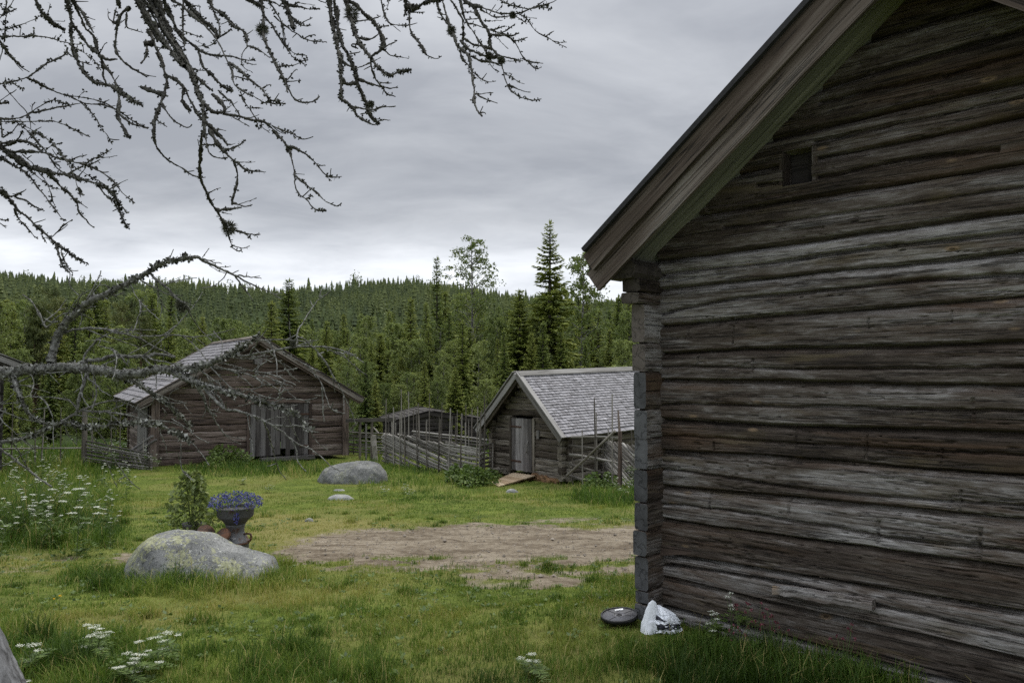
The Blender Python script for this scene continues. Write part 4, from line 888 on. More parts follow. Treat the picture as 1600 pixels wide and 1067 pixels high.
def spruce_proto(seed, h=11., R=1.7, base=.05, dens=1.0, ragged=.35, yel=0.0):
    rng = np.random.default_rng(seed); tv, tq, tp = trunk_mesh(h, h * .014, rng, .01)
    T = Geo(); T.add(tv, tq); C = Geo(); z = base * h; az = 0
    while z < h * .985:
        f = z / h; nb = int(rng.integers(5, 8) * dens + .5)
        for k in range(max(3, nb)):
            az += 2.4 + rng.normal() * .4; L = (R * (1 - f) ** .8 + .16) * (1 - ragged * rng.random() ** 1.5) * (.75 + .25 * min(1, (f - base) / .12 + .3))
            drp = np.interp(f, [0, .5, .85, 1], [.45, .28, -.15, -.7]) + rng.normal() * .08
            o = np.array([np.interp(z, *tp[:2]), np.interp(z, tp[0], tp[2]), z]); dr = np.array([math.cos(az), math.sin(az), 0]); sd = np.array([-dr[1], dr[0], 0])
            ns = max(3, int(L / .085)); s = (np.arange(ns) + .6) / ns
            pts = o + dr * (s * L)[:, None] + Z3 * (-drp * L * s ** 1.3 + .16 * L * s ** 3)[:, None]
            if L > .5: T.add(*tube_simple(np.vstack([o, pts]), .018, .004, 3))
            p = np.repeat(pts, 4, 0); n = len(p); sg = np.tile([1, -1, 1, -1], ns) * (rng.random(n) * .9 + .15)
            d = dr + sd * sg[:, None] + Z3 * (rng.normal(size=n) * .22 - .28 - drp * .3)[:, None]
            ln = (.20 + .26 * rng.random(n)) * np.clip(L / 1.0, .5, 1.2) * np.repeat(1 - .3 * s, 4)
            V, Q = rhombs(p + rng.normal(size=(n, 3)) * .03, d, ln, ln * .42 + .03, rng, flat=Z3)
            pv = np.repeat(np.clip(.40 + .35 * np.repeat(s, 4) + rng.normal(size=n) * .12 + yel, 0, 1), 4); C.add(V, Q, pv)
        z += (.20 + .10 * rng.random()) * (1.0 if f < .8 else .7) * h / 11
    top = np.array([[tp[1][-1], tp[2][-1], h - .25]] * 6); V, Q = rhombs(top + rng.normal(size=(6, 3)) * .02, np.array([[0, 0, 1.]] * 6) + rng.normal(size=(6, 3)) * .25, .4, .07, rng); C.add(V, Q, .7)
    return T, C
def birch_proto(seed, h=10., R=1.6, base=.22, limbs=46, leaf=.085, dens=1.0, lean=.02, top=.5):
    rng = np.random.default_rng(seed); tv, tq, tp = trunk_mesh(h * .97, h * .0075, rng, .035, 7); T = Geo(); T.add(tv, tq); C = Geo()
    for i in range(limbs):
        f = base + (1 - base) * ((i + rng.random()) / limbs) ** .9; z = f * h * .96; az = i * 2.4 + rng.normal() * .5
        prof = math.sin(math.pi * min(1, (f - base) / (1 - base) * .82 + .18)) ** .7; L = R * (.35 + .75 * prof) * (.6 + .5 * rng.random())
        o = np.array([np.interp(z, *tp[:2]), np.interp(z, tp[0], tp[2]), z]); dr = np.array([math.cos(az), math.sin(az), 0]); asc = .75 + .5 * rng.random()
        s = np.linspace(0, 1, 8); pts = o + dr * (s * L)[:, None] + Z3 * (asc * L * (s - .45 * s ** 2.2))[:, None]; pts[1:] += rng.normal(size=(7, 3)) * .04 * L
        T.add(*tube_simple(pts, .022 * L / R + .006, .004, 4))
        for j in range(int(9 * dens)):
            t = .22 + .78 * rng.random(); a = np.array([np.interp(t, s, pts[:, q]) for q in range(3)]); l = (.25 + .45 * rng.random()) * (.5 + .5 * R / 1.6)
            d = dr * .7 + rng.normal(size=3) * .7; d[2] = abs(d[2]) * .4; d = unit(d); u = np.linspace(0, 1, 6)
            tw = a + d * (u * l)[:, None] - Z3 * (l * .7 * u ** 2)[:, None]
            if h > 5 or j % 2 == 0: T.add(*tube_simple(tw[::2], .005, .002, 3))
            n = int(20 * dens); uu = rng.random(n); p = np.stack([np.interp(uu, u, tw[:, q]) for q in range(3)], 1) + rng.normal(size=(n, 3)) * .06
            dd = rng.normal(size=(n, 3)) + np.array([0, 0, -.5]); sz = leaf * (.7 + .7 * rng.random(n)); V, Q = rhombs(p, dd, sz, sz * .75, rng); C.add(V, Q, np.repeat(np.clip(rng.normal(size=n) * .18 + .5, 0, 1), 4))
    return T, C
def pine_proto(seed, h=11., R=1.9, base=.38, limbs=30):
    rng = np.random.default_rng(seed); tv, tq, tp = trunk_mesh(h * .96, h * .013, rng, .02); T = Geo(); T.add(tv, tq); C = Geo()
    for i in range(limbs):
        f = base + (1 - base) * (i + rng.random()) / limbs; z = f * h * .95; az = i * 2.4 + rng.normal() * .5; L = R * (1.05 - .75 * (f - base) / (1 - base)) * (.55 + .55 * rng.random())
        o = np.array([np.interp(z, *tp[:2]), np.interp(z, tp[0], tp[2]), z]); dr = np.array([math.cos(az), math.sin(az), 0]); s = np.linspace(0, 1, 7)
        pts = o + dr * (s * L)[:, None] + Z3 * (L * (.05 * s + .35 * s ** 2))[:, None]; T.add(*tube_simple(pts, .03, .006, 4))
        for t in np.linspace(.35, 1, 6):
            c = np.array([np.interp(t, s, pts[:, q]) for q in range(3)]) + rng.normal(size=3) * np.array([.22, .22, .12]); n = 34
            d = rng.normal(size=(n, 3)) + Z3 * .7; V, Q = rhombs(c + rng.normal(size=(n, 3)) * .10, d, .16 + .14 * rng.random(n), .055, rng); C.add(V, Q, np.repeat(np.clip(rng.normal(size=n) * .14 + .45 + .1 * rng.normal(), 0, 1), 4))
    return T, C
def dead_proto(seed, h=8.):
    rng = np.random.default_rng(seed); tv, tq, tp = trunk_mesh(h, h * .012, rng, .015); T = Geo(); T.add(tv, tq)
    return T, None
def proto(kind, T, C, bk, lm):
    tm = T.mesh('trunk', bk, True); cm_ = C.mesh('crown', lm) if C is not None else None; return (kind, tm, cm_)
PR = {}
for i, a in enumerate(((1, 11, 1.8, .04, 1.1, .35, 0.0), (2, 11, 2.2, .05, 1.2, .45, .1), (3, 11, 1.5, .06, 1.0, .4, -.06), (4, 11, 2.4, .03, 1.3, .3, .18))):
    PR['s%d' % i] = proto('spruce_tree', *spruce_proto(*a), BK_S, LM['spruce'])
for i, a in enumerate(((11, 10, 1.8, .10, 50, .13, 1.1), (12, 10, 2.2, .05, 56, .135, 1.25), (13, 10, 1.45, .15, 44, .12, .9), (15, 10, 2.5, .02, 60, .14, 1.25))):
    PR['b%d' % i] = proto('birch_tree', *birch_proto(*a), BK_B, LM['birch'])
for i, a in enumerate(((21, 11, 2.0, .36, 30), (22, 11, 2.4, .25, 34), (23, 11, 1.6, .42, 26))):
    PR['p%d' % i] = proto('pine_tree', *pine_proto(*a), BK_P, LM['pine'])
HP = {'s': 11., 'b': 10., 'p': 11.}
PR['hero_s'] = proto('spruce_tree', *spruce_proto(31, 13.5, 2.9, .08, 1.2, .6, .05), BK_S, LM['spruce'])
PR['hero_b'] = proto('birch_tree', *birch_proto(33, 12.5, 1.9, .28, 64, .115, .75), BK_B, LM['birch'])
def plant_tree(key, x, y, h, label, group=None, wide=1.0, h0=None, rot=None):
    kind, tm, cm_ = PR[key]; r = empty(kind, (x, y, float(zg(x, y, False)) - .05), label, 'tree', group); s = h / (h0 or HP[key[0]])
    r.scale = (s * wide, s * wide, s); r.rotation_euler = (0, 0, RNG.random() * 6.28 if rot is None else rot)
    put('trunk', tm, r)
    if cm_ is not None: put('crown', cm_, r)
    return r
def tree_px(key, px, ytop, Y, label, group=None, wide=1.0, h0=None):
    p = P(px, ytop, Y); h = p[2] - float(zg(p[0], p[1], False)); return plant_tree(key, p[0], p[1], max(h, 1.2), label, group, wide, h0)
tree_px('hero_s', 858, 345, 47, 'tallest ragged spruce rising against the sky above the small shed', h0=13.5)
tree_px('hero_b', 738, 368, 54, 'tall airy birch with its thin crown against the sky', h0=12.5)
tree_px('s2', 683, 400, 62, 'slim spruce tip standing above the ridge left of the airy birch', wide=.75)
tree_px('b2', 907, 386, 52, 'pale birch crown rising just left of the near cabin eave', wide=.9)
tree_px('s1', 812, 452, 46, 'broad dark spruce right beside the tallest spruce on its left', wide=1.2)
tree_px('s1', 452, 436, 62, 'yellowish spruce pointing up behind the barn peak', wide=1.1)
tree_px('s0', 424, 470, 52, 'dark bushy spruce just behind the barn ridge', wide=1.1)
tree_px('s0', 722, 500, 39, 'bright green pointed spruce behind the low dark hut')
tree_px('s3', 510, 500, 46, 'yellow green spruce just right of the barn peak', wide=.8)
tree_px('s0', 572, 560, 36, 'green spruce close beside the right barn eave', wide=.9)
sp_g = [('s', 'spruce_tree', 'green spruce standing in the mixed wood beyond the yard fences', 'spruces of the wood beyond the yard'),
        ('b', 'birch_tree', 'leafy birch standing in the mixed wood beyond the yard fences', 'birches of the wood beyond the yard'),
        ('p', 'pine_tree', 'pine standing in the wood beyond the meadow at the left', 'pines of the wood at the left')]
def fill(n, px0, px1, Y0, Y1, yt0, yt1, w, hmax=13):
    for i in range(n):
        px = px0 + (px1 - px0) * ((i + RNG.random()) / n); Y = Y0 + (Y1 - Y0) * RNG.random(); yt = yt0 + (yt1 - yt0) * RNG.random()
        c = RNG.random(); k = 0 if c < w[0] else (1 if c < w[0] + w[1] else 2); ch, nm, lab, grp = sp_g[k]
        p = P(px, yt, Y)
        if math.hypot(p[0] - 2, p[1] - 22) < 6: continue
        hh = p[2] - float(zg(p[0], p[1], False))
        if hh > hmax: yt = yt + (hh - hmax) * F / Y
        tree_px(ch + str(RNG.integers(0, 3 if ch == 'p' else 4)), px, yt, Y, lab, grp, .72 + .4 * RNG.random())
fill(26, -200, 270, 58, 85, 438, 472, (.4, .1, .5), 16)
fill(24, -200, 280, 42, 60, 462, 535, (.45, .15, .40), 14)
fill(18, -180, 280, 36, 46, 520, 600, (.45, .5, .05))
fill(26, 250, 660, 85, 125, 486, 540, (.62, .36, .02), 14)
fill(26, 270, 660, 58, 85, 500, 560, (.6, .4, .0))
fill(28, 270, 680, 44, 60, 520, 590, (.62, .38, 0))
fill(14, 540, 700, 36, 46, 560, 615, (.6, .4, 0))
fill(22, 640, 1040, 60, 85, 448, 500, (.65, .35, 0), 14)
fill(24, 660, 1040, 46, 62, 455, 540, (.62, .38, 0), 13)
fill(20, 690, 1040, 38, 48, 500, 575, (.62, .38, 0))
fill(14, 690, 1040, 31, 38, 570, 615, (.45, .55, 0))
fill(10, 1040, 1700, 30, 70, 440, 520, (.5, .5, 0), 14)
# far wood on the hillside: one mass
def far_wood():
    rng = np.random.default_rng(91); n = 15000
    r = np.sqrt(rng.uniform(100 ** 2, 700 ** 2, n)); a = rng.uniform(-.86, .62, n); x = r * np.sin(a); y = r * np.cos(a); z = zg(x, y, False)
    h = rng.uniform(4.5, 10, n) * (.7 + .6 * fbm(x / 30, y / 30, 3, 3)); h *= np.where(rng.random(n) > .97, 1.4, 1.0); pat = fbm(x / 45, y / 45, 3, 13)
    dec = rng.random(n) < np.where(r < 230, .34, .10) * (.3 + 1.4 * pat); tint = .40 + .7 * (pat - .5) + np.where(dec, .22, 0) + rng.normal(size=n) * .11
    Vs = []; Ts = []; Ps = []; off = 0
    c = np.where(~dec)[0]; N = len(c); K = 8                       # conifers: ragged drooping tiers
    for t in range(6):
        f0 = .06 + .155 * t; top = min(1.0, f0 + .30 - .012 * t); R = (.185 * (1 - f0) ** .95 + .012) * h[c]
        an = rng.random((N, 1)) * 6.28 + np.arange(K) * 2 * np.pi / K; rad = R[:, None] * (.55 + .75 * rng.random((N, K))); zz = (f0 * h[c])[:, None] - rad * .22 * rng.random((N, K))
        rim = np.stack([x[c][:, None] + rad * np.cos(an), y[c][:, None] + rad * np.sin(an), z[c][:, None] + zz], -1); ap = np.stack([x[c], y[c], z[c] + top * h[c]], -1)[:, None]
        Vs.append(np.concatenate([rim, ap], 1).reshape(-1, 3)); b = off + np.arange(N)[:, None] * (K + 1); kk = np.arange(K)
        Ts.append(np.stack([b + kk, b + (kk + 1) % K, np.broadcast_to(b + K, (N, K))], -1).reshape(-1, 3)); off += N * (K + 1)
        Ps.append(np.clip(tint[c][:, None] + .05 * t - .1 + np.concatenate([rng.random((N, K)) * .34, np.full((N, 1), -.06)], 1), 0, 1).ravel())
    V0 = np.concatenate(Vs); T0 = np.concatenate(Ts); Q0 = []; Vq = []; Pq = []
    for idx, m, near in ((np.where(dec)[0], 90, 0), (np.where(~dec & (r < 260))[0], 60, 1)):
        N = len(idx); f = rng.random((N, m)); az = rng.random((N, m)) * 6.283; hh = h[idx][:, None]
        rad = (.25 * np.sin(np.pi * np.clip(f * .85 + .12, 0, 1)) ** .7 if not near else .2 * (1 - f) ** .9 + .01) * hh * (.45 + .6 * rng.random((N, m))); zz = ((.15 + .85 * f) if not near else (.05 + .9 * f)) * hh
        p = np.stack([x[idx][:, None] + rad * np.cos(az), y[idx][:, None] + rad * np.sin(az), z[idx][:, None] + zz], -1).reshape(-1, 3); d = np.stack([np.cos(az), np.sin(az), rng.normal(size=(N, m)) if not near else np.full((N, m), -.4)], -1).reshape(-1, 3)
        sz = (.085 if not near else .07) * hh * (.7 + .6 * rng.random((N, m))); V, Q = rhombs(p, d, sz.ravel(), sz.ravel() * .6, rng); Q0.append(Q + len(V0) + sum(len(v) for v in Vq)); Vq.append(V); Pq.append(np.repeat(np.clip(tint[idx][:, None] + rng.normal(size=(N, m)) * .1 + .1, 0, 1).ravel(), 4))
    o = put('far_wood', mesh('far_wood', np.concatenate([V0] + Vq), np.concatenate(Q0), T0, mats=[LM['far']], attrs={'pv': np.concatenate(Ps + Pq)}))
    tag(o, 'dark conifer wood covering the far hillside', 'forest', kind='stuff')
far_wood()
# ------------------------------------------------------------------ lichen covered tree reaching in from the left
TILES = {'A': (0, 0, 4.961), 'B': (220, 0, 4.961), 'C': (440, 0, 4.961), 'D': (660, 0, 4.961), 'E': (0, 205, 4.54), 'F': (220, 205, 4.961), 'G': (430, 150, 4.961),
         'H': (0, 390, 5.08), 'I': (280, 380, 5.08), 'J': (0, 570, 5.08), 'K': (280, 570, 5.08)}
TRACE = '''
H 58 36 : -700 1040 -350 1010 0 972 100 968 220 950 350 945 480 935 600 938 750 952 900 975 1000 990 1100 985 1200 960 1300 950 1420 950
I 36 8 : 0 990 80 990 160 980 250 950 340 915 420 870 500 820 570 780 630 715
H 36 18 : 400 900 420 800 450 710 480 640 540 560 620 490 690 420 800 370 920 310 1030 255 1130 205 1200 165 1270 120 1350 90 1430 75 1524 65
I 18 4 : 60 120 130 105 180 130 230 165 300 185 380 225 470 270 540 310 620 345 700 375 760 410 805 445
H 12 9 : 490 660 600 635 700 620 800 625 900 650 1000 670 1100 700 1200 760 1300 810 1390 855
H 10 9 : 660 900 665 860 680 820 740 750 790 700 860 675
H 7 6 : 1100 690 1200 685 1320 680 1430 675 1524 740
H 5 4 : 770 760 850 775 920 800 980 860 1020 930
H 22 14 : 600 920 640 900 700 880 780 880 860 850 940 840 1050 850 1150 845 1250 830 1330 840 1390 855
H 9 6 : 400 590 360 630 330 540 290 470 240 400 180 360
H 9 4 : 470 570 400 590 440 550 500 510 580 490
H 4 3 : 430 545 425 510
H 8 4 : 610 480 630 370 680 340 720 320
H 7 5 : 690 400 720 340 755 270 790 220 800 170
H 4 4 : 770 290 830 275 870 300 875 330
H 4 3 : 1030 270 1080 370 1130 430 1200 500 1260 555
H 12 15 : 1190 185 1250 250 1310 290 1360 340 1400 390 1460 430 1500 480
H 5 4 : 640 490 650 560 630 620
H 4 4 : 540 220 545 280 600 340 630 365
H 5 3 : 1310 100 1350 50
H 6 4 : 1000 660 1050 610
H 4 3 : 1270 690 1285 780
I 5 3 : 180 115 210 75 240 42
I 4 3 : 240 175 290 215 370 238
I 5 3 : 380 230 350 285 280 340 280 385
I 3 2 : 320 190 410 185
I 7 4 : 590 775 700 768 800 765 900 770 1000 780 1100 775
I 6 6 : 1000 780 1070 830 1120 880 1150 930 1190 990 1225 1067
I 14 7 : 420 880 520 900 600 880 700 860 800 845 880 830 950 820 1060 820 1150 820 1240 835 1310 855 1375 885
I 6 4 : 1130 820 1230 860 1310 900 1370 950 1420 1010 1440 1050
I 3 2 : 1310 855 1400 900 1470 950
I 6 5 : 290 940 420 970 520 1000 620 1025 720 1030 830 1010 940 990
I 9 6 : 250 970 400 1000 480 1020 560 1045 620 1067
I 6 4 : 720 870 790 940 830 970 860 1020 900 1065
I 4 3 : 830 960 890 990
I 4 3 : 620 900 740 945
I 7 4 : 820 860 850 890 930 920 1000 960 1060 1020 1090 1067
I 6 3 : 270 700 340 770 345 830 330 900
I 6 3 : 75 540 140 650 200 720 260 775
I 5 4 : 100 790 160 850 220 930
I 9 3 : 930 815 940 700 1000 600 1050 520 1100 450 1160 410
I 4 2 : 1110 430 1135 350
J 20 4 : -400 640 -150 620 0 610 100 600 200 585 300 545 400 490 480 460 540 460 620 480 700 500 800 490 900 475 1000 465 1100 460 1200 465 1300 485 1400 540 1524 620
J 15 4 : 420 490 540 420 600 385 660 350 740 325 820 295 900 285 980 300 1060 330 1140 380 1210 430
J 13 4 : 650 360 760 370 840 375 950 385 1050 410 1150 435 1250 440 1380 460 1524 520
J 26 4 : 110 60 120 140 140 200 165 270 190 350 240 400 300 430 380 470
J 19 12 : 690 30 690 80 660 160 630 260 615 340 600 400
J 5 4 : 230 60 260 90 270 140 250 220 230 255 160 260
J 4 3 : 230 255 330 250 420 258 520 275 590 310 610 335
J 6 4 : -80 330 60 380 150 420 250 445 370 465
J 6 4 : -60 310 80 305 150 300
J 5 3 : 30 305 80 260 110 230
J 8 4 : -60 430 0 400 50 375 35 340
J 9 4 : 690 70 700 110 760 150 800 200 880 250
J 6 8 : 750 110 770 220 750 310 730 350
J 12 7 : -100 590 30 690 120 755 220 830 300 890 410 965
J 5 3 : -40 815 0 805 120 760 200 700 270 660
J 6 4 : 100 610 150 690 210 800 240 840
J 5 3 : 190 600 250 640 340 660
J 6 3 : 740 500 800 560 860 650 900 740 960 820 1000 890 1060 945 1110 985
J 4 3 : 700 510 760 590 800 680 850 760 880 860 930 970
J 5 3 : 1230 270 1220 290 1180 330 1110 360
J 3 2 : 290 555 350 555 400 600 470 560
J 4 3 : 520 480 520 530 570 590 610 640
J 28 5 : 900 70 950 100 1050 130 1130 170 1200 220 1270 270 1340 310 1420 400 1524 490
J 4 3 : 1340 300 1350 220 1420 180
J 5 3 : 1340 300 1450 310 1490 290
J 4 3 : 1460 310 1524 395
J 4 3 : 1290 340 1330 400 1270 445
J 3 2 : 1390 535 1410 560 1440 650 1430 770 1450 850 1524 910
J 4 2 : 1000 390 1010 310 1060 260
J 3 2 : 1270 475 1270 540 1310 620 1330 710
J 3 2 : 1240 70 1240 190
K 32 6 : -60 40 0 80 100 130 200 160 300 190 400 215 500 240 600 270 700 300 800 335 900 370 960 410 1000 480 1060 530
K 22 8 : 120 130 160 190 200 270 220 340 260 390 300 410
K 16 7 : 200 190 260 260 330 310 370 360 450 360 540 385 640 420 720 470 800 490 900 485 980 490 1060 535
K 10 4 : 740 480 810 520 880 580 930 625 1000 645 1080 690 1150 750 1220 815 1270 840
K 8 3 : 890 580 910 610 935 680 930 760 1005 845
K 8 3 : 670 440 690 490 720 580 750 680 770 780 790 840 845 910
K 7 4 : 240 0 260 30 330 100 400 170 440 200
K 4 5 : -60 510 0 550 80 600 150 670 190 730 240 795
K 4 3 : -60 430 0 460 80 520 150 580 230 620
K 9 5 : 220 10 300 30 420 40 520 70 620 100 720 150 780 200 815 235
K 6 4 : 600 70 720 100 790 150 860 210 930 270
K 5 5 : 480 230 540 190 640 240 760 270 880 270 980 275 1040 300
K 5 4 : 760 310 850 390 880 460 920 540 950 600
K 6 3 : 1090 80 1110 110 1150 200 1180 290 1200 350 1260 380 1325 393
K 5 3 : 830 0 840 20 890 90 955 132
K 8 3 : 230 350 310 480 350 550 420 600 490 630
K 5 3 : 350 550 450 580 520 585
K 5 3 : 1030 510 1090 610 1180 675
K 4 3 : 1000 480 1040 455
K 5 3 : 690 440 760 420 840 410
K 4 3 : 470 330 580 300 620 285
K 4 2 : 540 390 560 520 580 620 590 740
K 12 8 : 210 165 250 200 320 260 360 330
K 8 5 : 320 200 380 230 450 290
K 4 3 : -10 700 0 760 20 830 110 920
K 3 2 : 220 350 210 370 180 430
K 5 3 : 330 180 320 130 250 130 220 90
K 3 2 : 970 420 1110 440
B 21 15 : -80 -380 -30 -160 0 0 30 100 90 180 140 250 200 350 270 440 340 520
B 20 13 : 20 -150 60 0 130 120 200 250 280 380 330 480 390 570 430 680 470 780 490 870 490 960 490 1067
B 18 13 : -60 -100 0 60 60 180 130 290 200 360 270 440 340 520
B 12 10 : -30 -120 30 0 70 70 120 170 180 250 240 330 300 420 360 500
B 11 8 : -80 -60 -10 60 40 160 80 230 130 330
B 11 8 : 40 -120 95 0 120 80 170 180 230 270 300 380 350 450 400 540 440 640
B 9 6 : 90 60 140 160 190 250 250 330 310 420 380 500 420 590
B 16 9 : 120 -140 180 0 220 100 290 260 380 340 430 370 460 430 480 520 540 570 600 640 660 690 720 710
B 22 10 : 80 -120 120 0 150 60 190 170 240 300 290 420 360 520 430 600 500 660 560 710
B 14 4 : 180 -60 240 0 310 40 380 100 450 170 520 220 590 310 630 380 660 460 700 520 710 590 720 660 790 710 860 740 960 800 1060 800 1120 805
B 14 10 : 290 -120 340 0 380 50 440 120 500 180 560 220 600 290
B 8 5 : 320 -100 330 0 330 100 320 200 335 280 340 400
B 13 8 : 490 -140 530 0 550 60 620 100 680 160 730 210 800 240 820 290 825 360
B 6 5 : 550 60 590 140 610 210 610 290
B 8 6 : 600 300 650 270 700 225
B 8 4 : 825 360 880 370 940 405 1000 450
B 5 3 : 825 365 790 400 780 470 790 530 850 550
B 12 5 : 430 370 500 420 560 435 640 430 720 440 800 470 870 465
B 3 2 : 800 475 850 505 900 500
B 5 3 : 590 315 530 360 440 360
B 12 3 : 690 490 760 540 830 600 900 660 950 700 980 760 1040 790 1090 780
B 5 3 : 940 690 1000 655
B 14 9 : 60 230 100 330 140 420 170 490 190 580 205 640 185 720 160 790 120 890 100 960 100 1067
B 16 14 : 100 340 20 340
B 12 9 : 40 350 55 380 40 450 0 490
B 14 9 : 190 580 250 610 310 650 350 700 380 770 420 850 470 930
B 14 12 : 180 730 130 720 60 700 0 670
B 12 5 : 160 800 200 870 250 930 320 980 380 1000 400 960
B 6 3 : 110 900 140 950 200 985
B 13 10 : 340 690 330 720 320 770 350 830 390 860
B 14 14 : 480 790 540 860 620 880 670 850 640 820 600 780 560 730
B 10 7 : 640 880 760 905 860 930 960 945 1030 1010 1080 1067
B 5 4 : 960 945 1050 990 1141 1030
B 14 13 : 490 940 550 990 600 1050 630 1067
B 4 3 : 570 1000 660 1015
B 6 4 : 600 700 640 740 700 790 740 850 780 910
B 6 5 : 770 710 780 730 800 790 850 860 900 930
B 4 3 : 710 590 760 605 830 620
B 4 3 : 820 840 950 840
B 11 9 : 900 -140 930 0 945 60 955 130 940 250 970 350 1010 420 1040 490 1090 580 1125 640 1141 720
B 12 9 : 790 -60 830 0 880 20 940 65
B 7 6 : 955 130 1020 200 1080 300 1141 400
B 6 5 : 970 -60 1000 20 1050 100 1090 170 1110 260 1130 370
B 8 6 : 920 -30 950 0 1050 30 1120 60
B 7 5 : 1060 520 1141 510
B 3 2 : 900 940 910 1010 930 990
B 3 2 : 930 950 930 980 1000 1030
B 6 3 : 690 890 770 945 840 980
B 4 2 : 330 240 400 270 480 290
B 6 3 : 400 540 540 550
B 4 2 : 430 320 530 380
B 4 2 : 330 125 400 110
B 4 2 : 240 50 330 40
B 4 2 : 370 45 460 48
B 3 2 : 640 780 700 775
B 3 2 : 670 840 750 790
A 14 10 : 250 -120 275 0 300 60 345 120 390 165 450 205 505 235
A 3 2 : 360 130 385 60 392 30
A 3 3 : -80 250 0 238 100 215 200 180 280 145 330 115
A 14 10 : 480 -160 515 0 540 80 555 170 550 260 555 340 575 410 600 480 640 550 700 620 760 650 830 660 900 685 960 725 1010 770 1060 805 1090 805
A 13 11 : 525 -100 560 0 590 60 630 150 660 220 720 270 750 340 755 400 790 460 800 540 800 600 825 650
A 13 12 : 550 180 600 240 640 300 690 370 740 400 770 420
A 10 8 : 580 30 640 100 690 190 725 250
A 14 8 : 770 430 830 470 905 465
A 8 6 : 800 500 860 570 900 650 920 700
A 12 10 : 920 700 930 780 915 850 905 900 940 960 970 1020 1000 1067
A 9 4 : 905 870 960 920 1040 970 1141 990
A 6 3 : 770 420 800 350 830 330
A 13 8 : 1010 60 945 105 915 160 905 250 890 350 900 420 950 470 1010 520 1080 560 1141 600
A 10 3 : 910 180 870 180 840 140 838 90
A 6 4 : 880 180 890 100 905 60
A 6 3 : 980 100 980 180 975 215 1040 235 1110 255
A 12 10 : 900 -60 910 0 930 70
A 9 3 : -60 285 0 285 80 280 160 290 260 278 360 290 440 310 530 340 660 345
A 3 2 : 440 310 475 270
A 3 2 : 250 280 265 235
A 18 4 : -60 270 0 320 40 380 80 440 130 480 180 530 230 557
A 3 3 : 530 345 590 370 660 420 730 470 780 545
A 10 5 : -60 660 0 655 70 640 150 620 215 605 270 560 350 500 460 450 520 410 525 370
A 5 4 : 520 410 570 445
A 9 5 : 215 605 290 640 350 675 420 710 530 745 620 790 700 810 800 810 880 840 960 880
A 5 4 : 530 745 640 755 750 780 830 800 900 850 950 885 1040 945 1141 990
A 3 2 : 610 750 655 710
A 4 3 : 630 800 700 860 750 930 780 990 840 1060 866 1110
A 9 4 : -60 920 0 920 60 925 140 920 220 885 330 860 440 835 560 815 620 805
A 5 3 : 220 880 290 840 350 800 420 775 470 795 540 810
A 3 2 : 245 860 245 820 270 795
A 6 4 : -60 945 0 945 100 945 200 945 290 940 420 940 500 965 580 1010 660 1045 700 1065
A 5 4 : 20 660 80 730 130 790 190 850 225 900 240 960 240 1000
A 5 4 : 100 935 160 970 220 1020 260 1067
A 4 3 : 160 960 250 1010 350 1062
A 4 3 : -40 820 0 785 60 740 80 720
A 8 6 : -40 815 0 810 70 795
A 5 4 : 45 -60 45 0 50 100 40 200 35 330
A 7 4 : -40 170 0 140 50 80 115 0 140 -60
A 6 3 : -40 20 0 45 50 100 130 70
A 8 8 : 5 930 10 960 20 1067
A 5 3 : 90 640 100 655 190 695
A 5 4 : 25 360 15 400 0 470
A 5 4 : 20 1067 100 1020 140 960
A 4 2 : 400 165 500 170
A 3 2 : 610 480 640 485 715 505
C 16 9 : 355 -140 365 0 375 100 400 200 420 300 440 380 455 480 460 600 460 700 460 770
C 16 8 : 400 -100 405 0 430 120 440 250 470 350 520 430 550 510 575 590 590 670 630 750 660 820 680 890 720 950 760 955
C 22 4 : 480 -140 500 0 530 100 555 200 580 300 630 380 690 440 740 520 800 570 850 590 900 560 1010 543
C 9 15 : 510 0 580 40 640 110 700 155 750 220 790 320 790 370 740 410 700 440
C 8 4 : 545 175 600 165 680 155 770 130
C 10 6 : 580 290 620 300 690 310 750 265
C 6 3 : 790 370 880 325
C 7 3 : 790 370 800 400 850 435 900 440 985 460
C 9 4 : 690 450 700 560 740 630 790 690 820 740 885 750
C 14 5 : 580 610 680 650 760 670 830 690 905 680
C 4 2 : 740 630 790 650 855 645
C 16 14 : 460 610 510 660 570 640
C 9 8 : 455 470 520 515 550 520
C 12 9 : 460 770 520 800 560 860 590 910
C 9 4 : 590 900 640 940 700 965 740 970
C 8 4 : 550 830 570 835 640 845 720 850 790 830 885 825
C 4 2 : 610 890 640 880 740 860
C 4 2 : 700 925 840 930
C 7 3 : 560 530 600 530 680 490 770 450
C 5 3 : 520 420 600 410
C 8 5 : 600 340 525 350 590 380
C 8 3 : 760 -80 770 0 790 100 830 185 900 200 980 200
C 4 2 : 860 200 920 250
C 5 3 : 830 200 750 215
C 4 2 : 820 -40 830 0 820 70 790 90
C 14 6 : 955 -60 960 0 970 60 945 130
C 18 9 : 965 50 1040 70 1100 20 1141 15 1250 -20
C 6 9 : 990 60 990 80 990 200 1010 270 1060 330 1110 400 1125 430
C 4 2 : 995 95 1110 95
C 7 3 : -60 130 0 180 60 230 130 270 190 310 260 325 350 328
C 6 3 : 170 300 190 290 255 272
C 14 9 : -10 -80 10 0 50 80 70 150 95 220
C 12 3 : 60 120 130 180 170 205 225 200
C 7 3 : 150 190 170 170 235 138
C 9 4 : 0 30 100 45 200 70 300 75
C 5 3 : 100 45 120 20 260 45
C 6 3 : 0 185 20 300 50 400 100 460 180 500
C 6 3 : 0 310 60 390 110 430 185 425
C 6 4 : 130 480 205 465
C 6 3 : 0 510 80 515 140 490
C 11 4 : 0 590 40 650 60 720 120 790 200 795 270 780 292 745
C 6 3 : 30 640 115 540
C 4 2 : 40 635 150 625
C 4 2 : 0 1010 90 1040 125 1065
C 4 2 : 80 1035 112 1010
